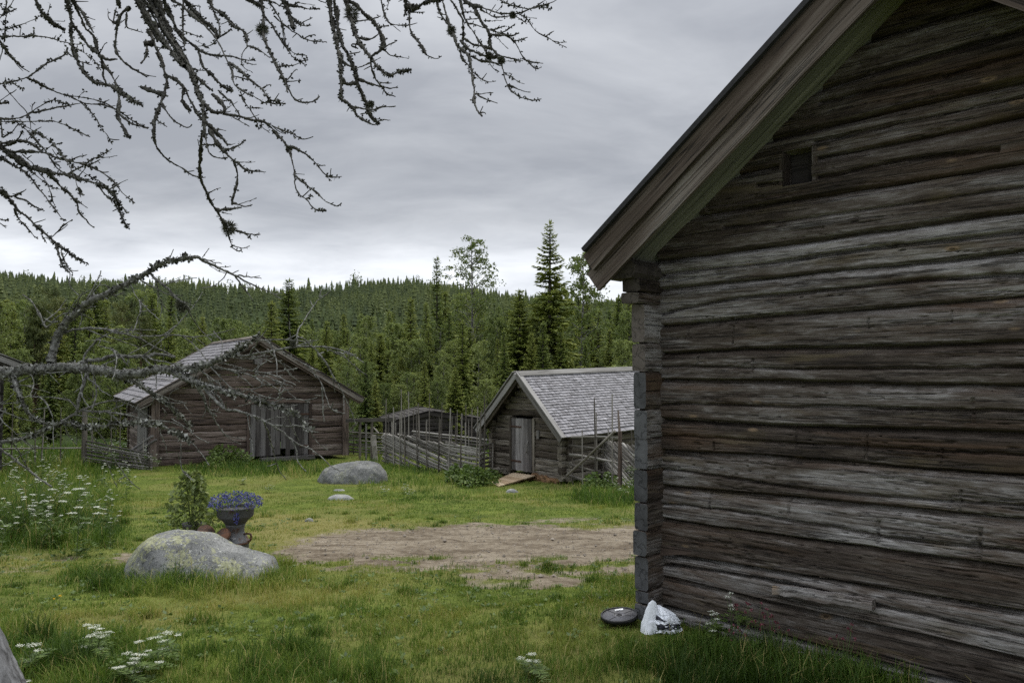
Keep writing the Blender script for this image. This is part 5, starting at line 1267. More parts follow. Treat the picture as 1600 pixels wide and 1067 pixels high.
C 6 3 : 240 -60 280 0 345 30
D 8 7 : 100 -120 110 0 120 70 150 130 200 200
D 8 12 : 140 -100 155 0 175 80 205 180 250 290 270 360 320 400 360 430 375 510 385 570 395 650 405 730 400 800 420 860 460 905
D 9 9 : 180 -90 215 0 270 80 310 150 320 250 310 330
D 8 8 : 280 -90 290 0 310 60 320 130 350 190 400 260 450 340 500 410
D 16 3 : 290 -60 320 0 400 60 440 140 490 210 520 260 520 350 560 400 600 470 630 540 640 600 660 670 700 720 740 750 800 770 860 785 920 772
D 9 4 : 320 0 360 30 470 60 560 100 690 110 750 110 830 70 950 45 1040 5
D 5 4 : 540 -60 590 0 660 30 740 60 820 70
D 4 3 : 860 65 870 60 940 10
D 4 2 : 920 55 930 60 1000 72
D 5 3 : 740 110 810 140 840 190 880 250 960 285 1030 330 1120 372
D 4 3 : 960 285 1020 243
D 3 2 : 1035 335 1120 328
D 3 2 : 750 115 820 140 885 145
D 3 2 : 710 120 810 185
D 6 5 : 450 70 470 90 540 130 620 140 690 120
D 4 2 : 480 160 500 165 620 160
D 7 3 : 320 170 430 200 540 235 640 205
D 9 3 : 530 230 660 280 720 330 760 410 780 450 830 490 880 540 920 525
D 6 3 : 660 280 680 285 750 260
D 4 2 : 700 310 740 320 815 290
D 5 3 : 610 255 630 250 720 190
D 12 9 : 515 275 620 275 680 280
D 9 7 : 315 300 400 350 480 360 540 385
D 14 10 : 290 320 360 390 430 410 510 440 580 440
D 8 7 : 360 430 440 470 520 480 600 500
D 9 4 : 580 430 680 450 760 470
D 5 3 : 770 455 870 490 935 492
D 4 3 : 610 480 640 475 780 470
D 4 2 : 520 480 540 530 590 560
D 10 7 : 290 390 310 470 360 510
D 4 2 : 365 490 360 530 370 580 435 612
D 5 3 : 385 555 450 610 500 640 570 630
D 5 3 : 405 725 470 730 550 718
D 6 3 : 405 725 490 770 580 805
D 6 3 : 440 880 490 870 490 890
D 4 2 : 635 560 690 580
D 4 2 : 640 580 680 590 740 640 790 655
D 8 3 : 660 665 740 690 790 715 840 717
D 3 2 : 560 280 640 360 665 380
D 4 2 : 320 95 400 98
D 4 2 : 330 155 420 150
D 4 2 : 570 100 620 40
D 8 3 : 0 390 20 430 60 440 110 465 148 438
E 22 3 : -120 40 0 110 50 150 120 190 190 240 270 270 360 295 450 305 530 325 620 350 700 375 760 405 810 440 830 500 850 570 880 640 920 702
E 10 4 : 55 150 150 145 250 145 330 155 400 190 480 210 560 225 640 250 740 300 800 350 850 420 910 480 955 512
E 7 2 : 480 305 540 275 600 240 640 205 690 185 740 160 790 128
E 3 2 : 690 185 770 187 832 175
E 5 3 : 490 215 540 185 610 170
E 5 3 : 630 245 710 200
E 8 4 : -120 130 0 185 60 220 110 250 180 290 220 330 260 390 310 450 350 505 400 570 450 640
E 5 4 : 160 170 230 225 270 290 330 360 360 430 370 490 390 530
E 7 3 : 170 240 250 310 320 360 360 400 420 412
E 11 4 : 340 295 400 355 440 405 500 450 550 510 555 570 600 620 640 675 670 682
E 5 3 : 540 490 620 545
E 7 4 : 690 375 740 445 800 500 840 560
E 4 2 : 820 480 870 540 900 585
E 4 3 : 780 410 850 375 905 345
E 14 4 : -120 360 0 420 50 455 90 520 140 575 190 600 250 670 310 720 370 770 410 810 450 830 490 860 550 905 628 947
E 7 4 : 60 465 120 455 185 413
E 6 3 : 100 465 190 490 250 540 280 555 315 565
E 6 3 : 100 550 140 630 190 680 240 745 270 765
E 4 5 : 360 760 440 675 515 628
E 5 3 : 290 700 300 740 330 795
E 8 4 : 400 805 425 900 445 960 480 1000
E 5 3 : 430 850 470 960 515 1005
E 4 3 : 450 970 500 1000 490 1060
E 9 7 : 0 90 130 70 210 75 260 120 300 150
E 10 5 : 20 110 80 90 130 60 160 0
E 6 4 : 200 0 250 60 310 125 350 180 380 230 420 250
E 5 3 : 230 0 310 35 380 90 430 160 490 240 530 330 550 400 590 458
E 4 2 : 320 135 380 95 435 90
E 5 3 : -60 600 0 625 60 640
E 5 3 : -60 630 0 655 40 685
E 6 4 : 350 180 400 260 450 300
E 3 2 : 490 225 580 290 705 355
F 14 10 : 480 0 465 90 465 200 450 300 465 380 510 480 560 580 600 640 640 710 670 760
F 14 3 : 95 0 110 90 150 170 210 220 270 260 340 300 400 350 495 358
F 10 3 : 500 480 545 480 570 450 620 445
F 7 5 : 500 -20 510 100 530 180 590 210 670 210
F 6 4 : 470 108 580 103
F 16 4 : 535 -10 580 80 640 150 690 210 740 240 800 290 850 310 970 320
F 14 3 : 580 0 650 80 690 110 730 95
F 10 3 : 650 150 750 120 812 68
F 6 3 : 730 235 820 245 885 238
F 6 11 : 720 230 748 310 750 380 730 460 710 520 710 570
F 10 3 : 705 560 770 570 830 590 865 570
F 5 2 : 760 565 840 540 895 520
F 14 4 : 590 625 650 600 720 600 780 595
F 5 3 : 630 630 705 645
F 9 3 : 680 760 750 770 800 790 860 800 930 798
F 5 3 : 800 790 860 840
F 5 3 : 670 770 685 820 700 880 750 900 800 910 843 892
F 4 3 : 700 880 715 920 780 928
F 7 6 : 1015 -10 1080 50 1125 110 1141 150
G 9 5 : 0 285 60 350 105 400 125 480 145 560 150 620 150 700 180 760 240 800 280 850 330 895 395 890
G 9 3 : 105 395 130 390 200 430 270 480 320 525 360 580 400 625 450 632 520 625
G 4 2 : 390 620 435 660
G 8 4 : 150 610 200 660 270 710 340 765 380 810 430 840 485 862 515 832
G 4 2 : 150 600 225 608
G 5 3 : 330 540 382 535
G 6 3 : 0 245 70 275 140 295 200 338 250 328
G 4 2 : 125 295 160 265
G 3 2 : 235 795 290 770
'''
TUFTS = [('B', 940, 235, 62), ('C', 545, 110, 78), ('D', 225, 240, 50), ('F', 685, 750, 74), ('G', 105, 415, 30), ('D', 520, 440, 44), ('D', 610, 470, 40), ('I', 20, 500, 60), ('D', 700, 120, 34), ('C', 690, 810, 36), ('I', 900, 800, 30)]
def build_branch_tree():
    rng = np.random.default_rng(5)
    def D0(x, y):
        return 3.35 + 1.0 * (fbm(np.asarray(x) / 210 + 3, np.asarray(y) / 210 + 7, 2, 61) - .5) + .00035 * (np.asarray(x) - 200)
    tpx = [(10, 1260, 1.9), (-5, 1190, 1.35), (-32, 1100, 1.08), (-78, 990, 1.0), (-112, 880, .95), (-140, 760, .92), (-152, 600, .88), (-158, 400, .82), (-150, 200, .76), (-156, 0, .68), (-175, -220, .58), (-170, -450, .46), (-190, -700, .34), (-185, -950, .2), (-200, -1150, .06)]
    base = P(10, 1200, 3.45); base[2] = gz(base)
    root = empty('bare_tree', base, 'bare lichen covered tree whose dead limbs hang in from the left and the top', 'tree')
    m, t = M('grey_bare_wood'); k = NT(t); n = k.noise(k.mapv(k.obj(), (30, 30, 3)), 1, 6, .65, .4); k.out(k.ramp(n, [(.35, (.05, .05, .052)), (.5, (.13, .132, .14)), (.68, (.23, .235, .25))]), .85, k.bump(n, .7, .01), spec=.2)
    mt = m
    m, t = M('lichened_bark'); k = NT(t); o = k.obj(); n1 = k.noise(o, 60, 5, .7); n2 = k.noise(o, 170, 3, .7); n3 = k.noise(o, 4, 3, .5); pale = k.attr('pale')
    f = k.math('ADD', k.math('MULTIPLY', n1, .6), k.math('MULTIPLY', n2, .4))
    dk = k.ramp(f, [(.38, (.014, .013, .011)), (.52, (.045, .043, .037)), (.62, (.12, .122, .108)), (.72, (.22, .225, .20))]); pl = k.ramp(f, [(.36, (.025, .023, .02)), (.46, (.10, .10, .092)), (.56, (.235, .24, .225)), (.70, (.40, .405, .385))])
    col = k.mix(pale, dk, pl); k.out(col, .95, k.bump(f, 1.0, .006), spec=.1); mb = m
    m, t = M('lichen_flakes'); k = NT(t); pv = k.attr('pv'); k.out(k.ramp(pv, [(.0, (.014, .014, .012)), (.35, (.045, .045, .037)), (.6, (.12, .125, .105)), (.85, (.28, .29, .265)), (1, (.40, .41, .385))]), .95, spec=.05); mf = m
    m, t = M('beard_lichen'); k = NT(t); pv = k.attr('pv'); k.out(k.ramp(pv, [(.0, (.03, .032, .022)), (1, (.13, .135, .10))]), .95, spec=.05); mbd = m
    polys = []
    for ln in TRACE.strip().splitlines():
        hd, nums = ln.split(':'); tl, r0, r1 = hd.split(); x0, y0, sc = TILES[tl]; v = np.array(nums.split(), float).reshape(-1, 2) / sc + [x0, y0]
        polys.append((tl, float(r0) / sc, float(r1) / sc, v))
    samp = np.zeros((0, 3)); owner = np.zeros(0, int); groups = {}; gid = {}
    for i, (tl, r0, r1, v) in enumerate(polys):
        # smooth resample in the image, 2 px steps
        seg = np.r_[0, np.cumsum(np.linalg.norm(np.diff(v, axis=0), axis=1))]; n = max(4, int(seg[-1] / 1.5)); u = np.linspace(0, seg[-1], n)
        x = np.interp(u, seg, v[:, 0]); y = np.interp(u, seg, v[:, 1])
        kk = min(9, n // 2 * 2 - 1)
        if kk >= 3:
            pad = kk // 2; ker = np.ones(kk) / kk; xs_ = np.convolve(np.pad(x, pad, 'edge'), ker, 'valid'); ys_ = np.convolve(np.pad(y, pad, 'edge'), ker, 'valid'); xs_[0], ys_[0], xs_[-1], ys_[-1] = x[0], y[0], x[-1], y[-1]; x, y = xs_, ys_
        jt = .7 + .12 * min(r0, 6); x = x + (fbm(u / 9, u * 0 + i, 2, 3) - .5) * jt * 2.2; y = y + (fbm(u / 9, u * 0 + i + 50, 2, 4) - .5) * jt * 2.2
        d = D0(x, y); g = i; par = None
        if len(samp):
            dd = np.hypot(samp[:, 0] - x[0], samp[:, 1] - y[0]); j = int(dd.argmin())
            if dd[j] < 9: par = j; g = gid[owner[j]]
        sl = rng.normal() * .0016
        if par is not None: dep = samp[par, 2] + (d - d[0]) * .6 + sl * u
        else: dep = d + sl * (u - u[-1] * .3)
        gid[i] = g; rr = (r0 + (r1 - r0) * (u / u[-1]) ** .8)
        samp = np.vstack([samp, np.stack([x, y, dep], 1)]); owner = np.r_[owner, np.full(n, i)]
        groups.setdefault(g, []).append((tl, x, y, dep, rr, u))
    def tube(Gm, pts, r, sides, knob, pale, seed):
        n = len(pts); tg = np.gradient(pts, axis=0); tg /= np.linalg.norm(tg, axis=1, keepdims=True) + 1e-12; a = np.cross(tg, [.21, .93, .3]); a /= np.linalg.norm(a, axis=1, keepdims=True) + 1e-9; b = np.cross(tg, a)
        an = np.linspace(0, 2 * np.pi, sides, endpoint=False); lump = 1 + knob * (rng.random((n, sides)) - .4) + knob * 1.3 * (fbm(np.arange(n) / 5., np.full(n, seed), 2, 8) - .5)[:, None]
        R = r[:, None] * lump; V = pts[:, None] + R[..., None] * (np.cos(an)[None, :, None] * a[:, None] + np.sin(an)[None, :, None] * b[:, None])
        idx = np.arange(n * sides).reshape(n, sides); nx = np.roll(idx, -1, 1); Gm.add(V.reshape(-1, 3), np.stack([idx[:-1], nx[:-1], nx[1:], idx[1:]], -1).reshape(-1, 4), pale)
        return V
    def flakes(Gf, V, r, per, size, bias, dn):
        n, s, _ = V.shape; L = np.linalg.norm(np.diff(V.mean(1), axis=0), axis=1).sum(); c = int(L * per)
        if c < 3: return
        i = rng.integers(0, n, c); i = i[rng.random(c) < dn[i]]; c = len(i); j = rng.integers(0, s, c); 
        if c < 1: return
        p = V[i, j]; ctr = V.mean(1)[i]; d = (p - ctr); d /= np.linalg.norm(d, axis=1, keepdims=True) + 1e-9; d = d + rng.normal(size=(c, 3)) * .9
        sz = size * (.5 + rng.random(c)); VV, Q = rhombs(ctr + (p - ctr) * .8, d, sz, sz * .75, rng); Gf.add(VV, Q, np.repeat(np.clip(bias + rng.normal(size=c) * .22, 0, 1), 4))
    # trunk and overhead limb, outside the frame except for the root flare
    tv = np.array([(a, b) for a, b, _ in tpx], float); seg = np.r_[0, np.cumsum(np.linalg.norm(np.diff(tv, axis=0), axis=1))]; u = np.linspace(0, seg[-1], 220)
    x = np.interp(u, seg, tv[:, 0]); y = np.interp(u, seg, tv[:, 1]); dep = np.interp(u, [0, 300, seg[-1]], [3.45, 3.4, 3.5]); rr = np.interp(u, seg, [a * .165 for _, _, a in tpx])
    Gt = Geo(); Vt = tube(Gt, P(x, y, dep), rr, 28, .05, 0.3, 1)
    part('trunk', np.concatenate(Gt.V), np.concatenate(Gt.Q), None, root, smooth=True, mats=[mt])
    trunk_pts = np.stack([x, y, dep], 1)[:120]
    for li, (lp, ra, rb, dd_) in enumerate((([(-155, 150), (-60, -10), (70, -95), (230, -135), (420, -120), (640, -95), (830, -70), (930, -60)], .050, .010, .15), ([(-165, -60), (-40, -190), (160, -260), (380, -270), (600, -215), (760, -150)], .042, .010, -.35),
                                            ([(-152, 330), (-110, 250), (-60, 215), (-22, 205)], .030, .014, -.1), ([(-175, -250), (-330, -420), (-520, -480)], .04, .008, .3), ([(-172, -420), (0, -600), (180, -690)], .035, .008, -.6), ([(-180, -600), (-300, -800), (-380, -900)], .03, .006, -.2))):
        lp = np.array(lp, float); sg_ = np.r_[0, np.cumsum(np.linalg.norm(np.diff(lp, axis=0), axis=1))]; uu = np.linspace(0, sg_[-1], 150); k9 = np.ones(21) / 21
        lx = np.convolve(np.pad(np.interp(uu, sg_, lp[:, 0]), 10, 'edge'), k9, 'valid') + (fbm(uu / 60, uu * 0 + li, 3, 5) - .5) * 34; ly = np.convolve(np.pad(np.interp(uu, sg_, lp[:, 1]), 10, 'edge'), k9, 'valid') + (fbm(uu / 60, uu * 0 + li + 9, 3, 6) - .5) * 30
        ld = 3.42 + dd_ * (uu / uu[-1]) + (fbm(uu / 90, uu * 0 + li + 4, 2, 7) - .5) * .3 * (uu / uu[-1]); lr = ra + (rb - ra) * (uu / uu[-1]) ** .8
        Gl = Geo(); Gq = Geo(); Vl = tube(Gl, P(lx, ly, ld), lr, 12, .3, .2, li); flakes(Gq, Vl, lr, 900, .011, .25, np.ones(150))
        for _ in range(14):
            i_ = rng.integers(20, 149); L_ = .15 + .4 * rng.random(); d_ = unit(P(lx[i_], ly[i_], ld[i_]) - P(lx[i_ - 8], ly[i_ - 8], ld[i_ - 8]) * 1.0 + rng.normal(size=3) * .12 + Z3 * .06); s_ = np.linspace(0, 1, 22)[:, None]
            if ly[i_] > -90: continue
            tube(Gl, P(lx[i_], ly[i_], ld[i_]) + d_ * L_ * s_ + np.cumsum(rng.normal(size=(22, 3)), 0) * .004, np.linspace(.007, .002, 22), 5, .5, .2, 3)
        lb_ = part('limb', np.concatenate(Gl.V), np.concatenate(Gl.Q), None, root, smooth=True, mats=[mb], attrs={'pale': np.concatenate(Gl.P)}); lq_ = part('lichen', np.concatenate(Gq.V), np.concatenate(Gq.Q), None, lb_, mats=[mf], attrs={'pv': np.concatenate(Gq.P)}); lq_['kind'] = 'stuff'
        if li < 3: trunk_pts = np.vstack([trunk_pts, np.stack([lx, ly, ld], 1)])
    for g, lst in groups.items():
        Gm = Geo(); Gf = Geo(); first = True
        for (tl, x, y, dep, rr, u) in lst:
            low = tl in 'HIJK'; palev = .68 if low else .12
            pts = P(x, y, dep); r = rr * dep / F; r = np.maximum(r, .0017)
            if first and (x[0] < 3 or y[0] < 3) :
                dd = np.hypot(trunk_pts[:, 0] - x[0], trunk_pts[:, 1] - y[0]); q = trunk_pts[dd.argmin()]
                A = P(q[0], q[1], q[2]); B = pts[0]; tg0 = unit(pts[0] - pts[min(6, len(pts) - 1)]); mid = B + tg0 * np.linalg.norm(A - B) * .45; s_ = np.linspace(0, 1, 40)[:, None]
                con = (1 - s_) ** 2 * A + 2 * s_ * (1 - s_) * mid + s_ ** 2 * B; pts = np.vstack([con[:-1], pts]); r = np.r_[np.linspace(r[0] * 1.6, r[0], 40)[:-1], r]
            first = False
            dn = sst(.36, .62, fbm(np.linspace(0, len(pts) / 9., len(pts)), np.full(len(pts), rng.random() * 50), 3, 23)); dn = np.clip(dn * .85 + .15 * rng.random(), 0, 1)
            if not low: r = r * (.70 + .62 * dn)
            big = r.max() > .012
            V = tube(Gm, pts, r * (.97 if not low else .82), 10 if big else 6, .75 if not low else .42, palev, rng.random() * 99)
            flakes(Gf, V, r, (800 if big else 220) if not low else (900 if big else 110), .0105 if not low else (.013 if big else .006), .22 if not low else .50, dn if not low else np.clip(dn + .35, 0, 1))
            # fine side twigs of the low limb
            if low and len(pts) > 40:
                for _ in range(int(len(pts) / (26 if tl in 'HJ' else 34))):
                    i = rng.integers(8, max(9, int(len(pts) * .72))); t_ = unit(pts[i] - pts[i - 6])
                    if proj(pts[i])[1] > 650: continue
                    d = unit(t_ * 1.0 + np.array([.35, 0, -.05]) + rng.normal(size=3) * [.5, .4, .6]); l = (.05 + .15 * rng.random()) * (.6 if tl == 'K' else 1.0); s_ = np.linspace(0, 1, 16)[:, None]; bd = rng.normal(size=3) * .35 + np.array([.15, 0, -.08])
                    tw = pts[i] + d * l * s_ + bd * l * s_ ** 2 + np.cumsum(rng.normal(size=(16, 3)), 0) * .0016; tube(Gm, tw, np.linspace(.0036, .0014, 16), 5, .4, .85, 3)
                    for q_ in (6, 10):
                        d2 = unit(tw[q_] - tw[q_ - 3] + rng.normal(size=3) * .03); s2 = np.linspace(0, 1, 7)[:, None]; tube(Gm, tw[q_] + unit(d2 + rng.normal(size=3) * .7) * l * .35 * s2, np.linspace(.002, .0012, 7), 4, .4, palev, 3)
            # short spurs
            nsp = int(len(pts) / (26 if not low else 24)); 
            for _ in range(nsp):
                i = rng.integers(2, len(pts) - 1); t_ = unit(pts[i] - pts[i - 2]); d = unit(t_ * .7 + rng.normal(size=3) * .75 + Z3 * .12); l = (.012 + .045 * rng.random() ** 2) * (1.0 if not low else .9); s_ = np.linspace(0, 1, 5)[:, None]
                sp = pts[i] + d * l * s_ + (Z3 * .3 + t_ * .3) * l * s_ ** 2; tube(Gm, sp, np.linspace(.0026, .0014, 5), 4, .5, palev, 3)
        br = part('branch' if not ('H' in [l[0] for l in lst][:1]) else 'limb', np.concatenate(Gm.V), np.concatenate(Gm.Q), None, root, smooth=True, mats=[mb], attrs={'pale': np.concatenate(Gm.P)})
        if Gf.n:
            lo = part('lichen', np.concatenate(Gf.V), np.concatenate(Gf.Q), None, br, mats=[mf], attrs={'pv': np.concatenate(Gf.P)}); lo['kind'] = 'stuff'
    for tl, cx, cy, rr in TUFTS:
        x0, y0, sc = TILES[tl]; px, py, rp_ = cx / sc + x0, cy / sc + y0, rr / sc; dd = np.hypot(samp[:, 0] - px, samp[:, 1] - py); dep = samp[dd.argmin(), 2]; c = P(px, py, dep); R = rp_ * dep / F
        n = 520; d = rng.normal(size=(n, 3)); d /= np.linalg.norm(d, axis=1, keepdims=True); p = c + d * R * (.15 + .35 * rng.random((n, 1))) * [1, 1, 1.15]; V, Q = rhombs(p, d + rng.normal(size=(n, 3)) * .6, R * (.35 + .4 * rng.random(n)), .0032, rng)
        part('lichen_tuft', V, Q, None, root, mats=[mbd], attrs={'pv': np.repeat(rng.random(n), 4)})
build_branch_tree()
# ------------------------------------------------------------------ potted plants
def leafy(name, base, label, cat, n, shape, leaf, mat, stems=12, stem_mat=None, seed=1, aspect=.75, group=None):
    """shape(rng,n)-> points relative to base, outward dirs"""
    rng = np.random.default_rng(seed); root = empty(name, base, label, cat, group); p, d = shape(rng, n); sz = leaf * (.6 + .8 * rng.random(n))
    V, Q = rhombs(p, d, sz, sz * aspect, rng); pv = np.repeat(np.clip(rng.normal(size=n) * .2 + .5, 0, 1), 4)
    put('leaves', mesh('leaves', V, Q, mats=[mat], attrs={'pv': pv}), root); G = Geo()
    for i in range(stems):
        q = p[rng.integers(0, n)]; s = np.linspace(0, 1, 6)[:, None]; b0 = np.array([q[0] * .15, q[1] * .15, 0]); m_ = np.array([q[0] * .4, q[1] * .4, q[2] * .6]); G.add(*tube_simple((1 - s) ** 2 * b0 + 2 * s * (1 - s) * m_ + s ** 2 * q, .005, .002, 4))
    put('stems', G.mesh('stems', stem_mat or MSTEM), root); return root
def fol(name, stops, tr=.35): return leaf_mat(name, stops, tr, .15, nsc=6)
MSTEM = plain('green_stem', (.07, .10, .035), .7)
MHERB = fol('herb_leaf', [(.2, (.036, .066, .012)), (.5, (.085, .135, .024)), (.85, (.16, .21, .045))])
MPOT = fol('planter_leaf', [(.2, (.065, .095, .022)), (.5, (.14, .18, .045)), (.85, (.25, .27, .09))])
def sh_pot(rng, n):
    h = rng.random(n) ** .9 * .60; R = np.interp(h, [0, .08, .25, .42, .60], [.20, .25, .20, .15, .06]); a = rng.random(n) * 6.283; r = R * np.sqrt(rng.random(n)) * (1 + .25 * np.sin(a * 3 + h * 9))
    p = np.stack([r * np.cos(a) - .01, r * np.sin(a), h], 1); return p, np.stack([np.cos(a), np.sin(a), rng.normal(size=n) * .5 - .35], 1)
leafy('potted_plant', cb2 + [0, 0, .40], 'bushy green leafy plant growing out of the left milk can', 'plant', 1000, sh_pot, .048, MPOT, 16, seed=3)
def lobelia():
    rng = np.random.default_rng(8); b = cb + [0, 0, .59]; root = empty('blue_lobelia', b, 'mound of small deep blue flowers spilling over the planter bowl rim', 'flowers')
    n = 620; a = rng.random(n) * 6.283; r = .27 * np.sqrt(rng.random(n)); z = .10 * (1 - (r / .30) ** 2) + rng.random(n) * .10 - .03; dr = (np.cos(a) < -.3) & (r > .17); z = np.where(dr, z - .05, z); p = np.stack([r * np.cos(a), r * np.sin(a) * .8, z], 1)
    V, Q = rhombs(p, rng.normal(size=(n, 3)) + Z3 * .4, .022, .012, rng); put('leaves', mesh('leaves', V, Q, mats=[MHERB], attrs={'pv': np.repeat(rng.random(n) * .6, 4)}), root)
    n = 560; a = rng.random(n) * 6.283; r = .285 * np.sqrt(rng.random(n) * .92 + .08); z = .12 * (1 - (r / .33) ** 2) + rng.random(n) * .10 - .02; p = np.stack([r * np.cos(a), r * np.sin(a) * .8, z], 1)
    tr = 26; p[:tr] = np.stack([.05 + .05 * rng.random(tr), -.20 + .01 * rng.random(tr), -.12 * rng.random(tr)], 1)
    V, Q = [], []
    m, t = M('blue_petal'); k = NT(t); k.leaf(k.ramp(k.attr('pv'), [(0, (.03, .03, .12)), (.6, (.065, .068, .27)), (1, (.15, .15, .40))]), .3); G = Geo()
    for s in range(3): V, Q = rhombs(p, rng.normal(size=(n, 3)) + Z3 * .2, .018, .012, rng); G.add(V, Q, np.repeat(rng.random(n), 4))
    put('petals', G.mesh('petals', m), root)
lobelia()
# ------------------------------------------------------------------ bushes and herbs standing by the buildings
def sh_bush(R, H):
    def f(rng, n):
        a = rng.random(n) * 6.283; h = rng.random(n) * H; r = R * np.sqrt(rng.random(n)) * np.sqrt(np.clip(1.05 - (h / H) ** 2, .05, 1)) * (1 + .3 * np.sin(3 * a + 1)); return np.stack([r * np.cos(a), r * np.sin(a), h * (.75 + .25 * np.cos(2 * a + R))], 1), np.stack([np.cos(a), np.sin(a), rng.normal(size=n) * .4 - .2], 1)
    return f
for px, py, Y, R, H, n, lab in ((740, 768, 20.6, .50, .48, 1100, 'dense dark green nettle clump at the right end of the slanted fence'), (760, 748, 22.0, .3, .3, 400, 'low green nettle clump between fence end and plank ramp'), (352, 728, 26.0, .75, .70, 1500, 'dark green nettle clump against the barn wall left of its doors'),
                               (940, 765, 19.0, .5, .5, 800, 'green weed clump growing through the braced fence bay'), (720, 757, 21.3, .45, .5, 900, 'green weed clump leaning on the slanted fence rails')):
    b = P(px, py, Y); b[2] = gz(b); leafy('nettle_clump', b, lab, 'plant', n, sh_bush(R, H), .085, MHERB, 20, seed=int(px))
# ------------------------------------------------------------------ flowers
MWHITE, _t = M('white_petal'); _k = NT(_t); _k.leaf(_k.ramp(_k.attr('pv'), [(0, (.52, .55, .40)), (.5, (.74, .76, .66)), (1, (.84, .85, .80))]), .3)
MYEL, _t = M('yellow_petal'); _k = NT(_t); _k.leaf(_k.ramp(_k.attr('pv'), [(0, (.60, .38, .02)), (1, (.80, .58, .05))]), .25)
MPINK, _t = M('red_pink_petal'); _k = NT(_t); _k.leaf(_k.ramp(_k.attr('pv'), [(0, (.10, .025, .035)), (1, (.22, .06, .085))]), .25)
def parsley(seed, h=.7, umb=7, spread=.16, us=1.0, leaves=16):
    rng = np.random.default_rng(seed); G = Geo(); Fl = Geo(); FL = [Fl]; Lf = Geo(); s = np.linspace(0, 1, 8)[:, None]
    for i in range(umb):
        if i: Fl = Geo(); FL.append(Fl)
        a = i * 2.4 + rng.random(); r = spread * (.25 + .85 * rng.random()) * (0 if i == 0 else 1); e = np.array([r * math.cos(a), r * math.sin(a), h * (1 - .55 * rng.random() * (i > 0))]); fz = .35 + .3 * rng.random()
        c0 = np.array([0, 0, h * fz]) if i else np.zeros(3); pts = c0 * (1 - s) + e * s + np.array([e[0], e[1], 0]) * (.35 * s * (1 - s)) ; G.add(*tube_simple(pts, .0042 if i == 0 else .003, .0018, 4))
        nu = 9 + int(rng.integers(0, 5)); ur = .040 * us * (.7 + .5 * rng.random())
        for j in range(nu):
            b = j * 2.4; rr = ur * math.sqrt((j + .3) / nu); c = e + np.array([rr * math.cos(b), rr * math.sin(b), .020 - .25 * rr]); G.add(*tube_simple(np.array([e, c]), .0009, .0007, 3)); n = 9
            o = rng.normal(size=(n, 3)) * .0075 * us; o[:, 2] *= .35; V, Q = rhombs(c + o, rng.normal(size=(n, 3)) * [1, 1, .35], .0075 * us, .0075 * us, rng, flat=[.3, .2, .1]); Fl.add(V, Q, np.repeat(np.clip(.6 + rng.normal(size=n) * .25, 0, 1), 4))
    for i in range(leaves):
        z = h * .7 * rng.random() ** 1.2; a = rng.random() * 6.283; d = np.array([math.cos(a), math.sin(a), .35]); L = .10 + .16 * rng.random(); u = np.linspace(.15, 1, 9); p = np.array([0, 0, z]) + d * (u * L)[:, None] - Z3 * (.5 * L * u ** 2)[:, None]; p = np.repeat(p, 2, 0); n = len(p)
        sd = np.cross(d, Z3); dd = d * .7 + sd * np.tile([1, -1], 9)[:, None] + rng.normal(size=(n, 3)) * .25; l = L * .42 * np.repeat(1.05 - u * .75, 2); V, Q = rhombs(p, dd, l, l * .34, rng, flat=Z3); Lf.add(V, Q, np.repeat(rng.random(n) * .7, 4))
    return G.mesh('stem', MSTEM), [f_.mesh('umbel', MWHITE) for f_ in FL], Lf.mesh('leaves', MHERB)
PPR = [parsley(1, us=.7), parsley(2, umb=9, us=.66), parsley(3, umb=5, spread=.12, us=.72), parsley(4, h=.55, umb=8, us=.78), parsley(5, us=.82), parsley(6, umb=9, us=.8), parsley(7, umb=5, spread=.12, us=.88), parsley(8, h=.55, umb=8, us=.85)]
def flower(i, x, y, h, label, group=None, name='cow_parsley', cat='wildflower'):
    r = empty(name, (x, y, float(zg(x, y)) - .01), label, cat, group); s = h / .7 if i not in (3, 7) else h / .55; r.scale = (max(s, .75),) * 2 + (s,); r.rotation_euler = ((RNG.random() - .5) * .2, (RNG.random() - .5) * .2, RNG.random() * 6.28)
    put('stem', PPR[i][0], r); put('leaves', PPR[i][2], r)
    for me in PPR[i][1]: put('umbel' if len(PPR[i][1]) > 1 else 'umbels', me, r)
    return r
def ground_at(px, py):
    ys = np.linspace(3.2, 40, 1500); u = P(px, py, ys); k = np.argmax(u[:, 2] < zg(u[:, 0], u[:, 1])); return u[k]
for i, px, top, Y, lab in ((4, 142, 980, 4.75, 'white umbel on a tall stem left of the foreground clump, between trunk foot and rock'), (5, 222, 1000, 4.35, 'many headed cow parsley with white umbels, fullest plant of the foreground clump'), (6, 263, 985, 4.65, 'cow parsley with two bright white umbels at the right side of the foreground clump'), (7, 208, 1022, 4.15, 'low cow parsley with broad white umbels nearest the viewer at the lower left'),
                           (6, 44, 1016, 4.4, 'small white cow parsley just right of the bare trunk foot'), (7, 14, 1056, 3.95, 'creamy umbels in front of the bare trunk foot in the lower left corner'), (6, 150, 1003, 4.6, 'short white umbel just below the tallest one at the left')):
    p = P(px, top, Y); flower(i, p[0], p[1], max(.18, p[2] - float(zg(p[0], p[1]))), lab)
n_ = 0
while n_ < 66:
    py = RNG.uniform(704, 880); px = RNG.uniform(-60, 216)
    if RNG.random() > (1.0 if px < 100 else .5) * (1 if py < 800 else .75): continue
    q = ground_at(px, py); flower(int(RNG.integers(0, 4)), q[0], q[1], .32 + .55 * RNG.random(), 'white cow parsley in the flowering meadow at the left below the pole fence', 'cow parsley of the left meadow'); n_ += 1
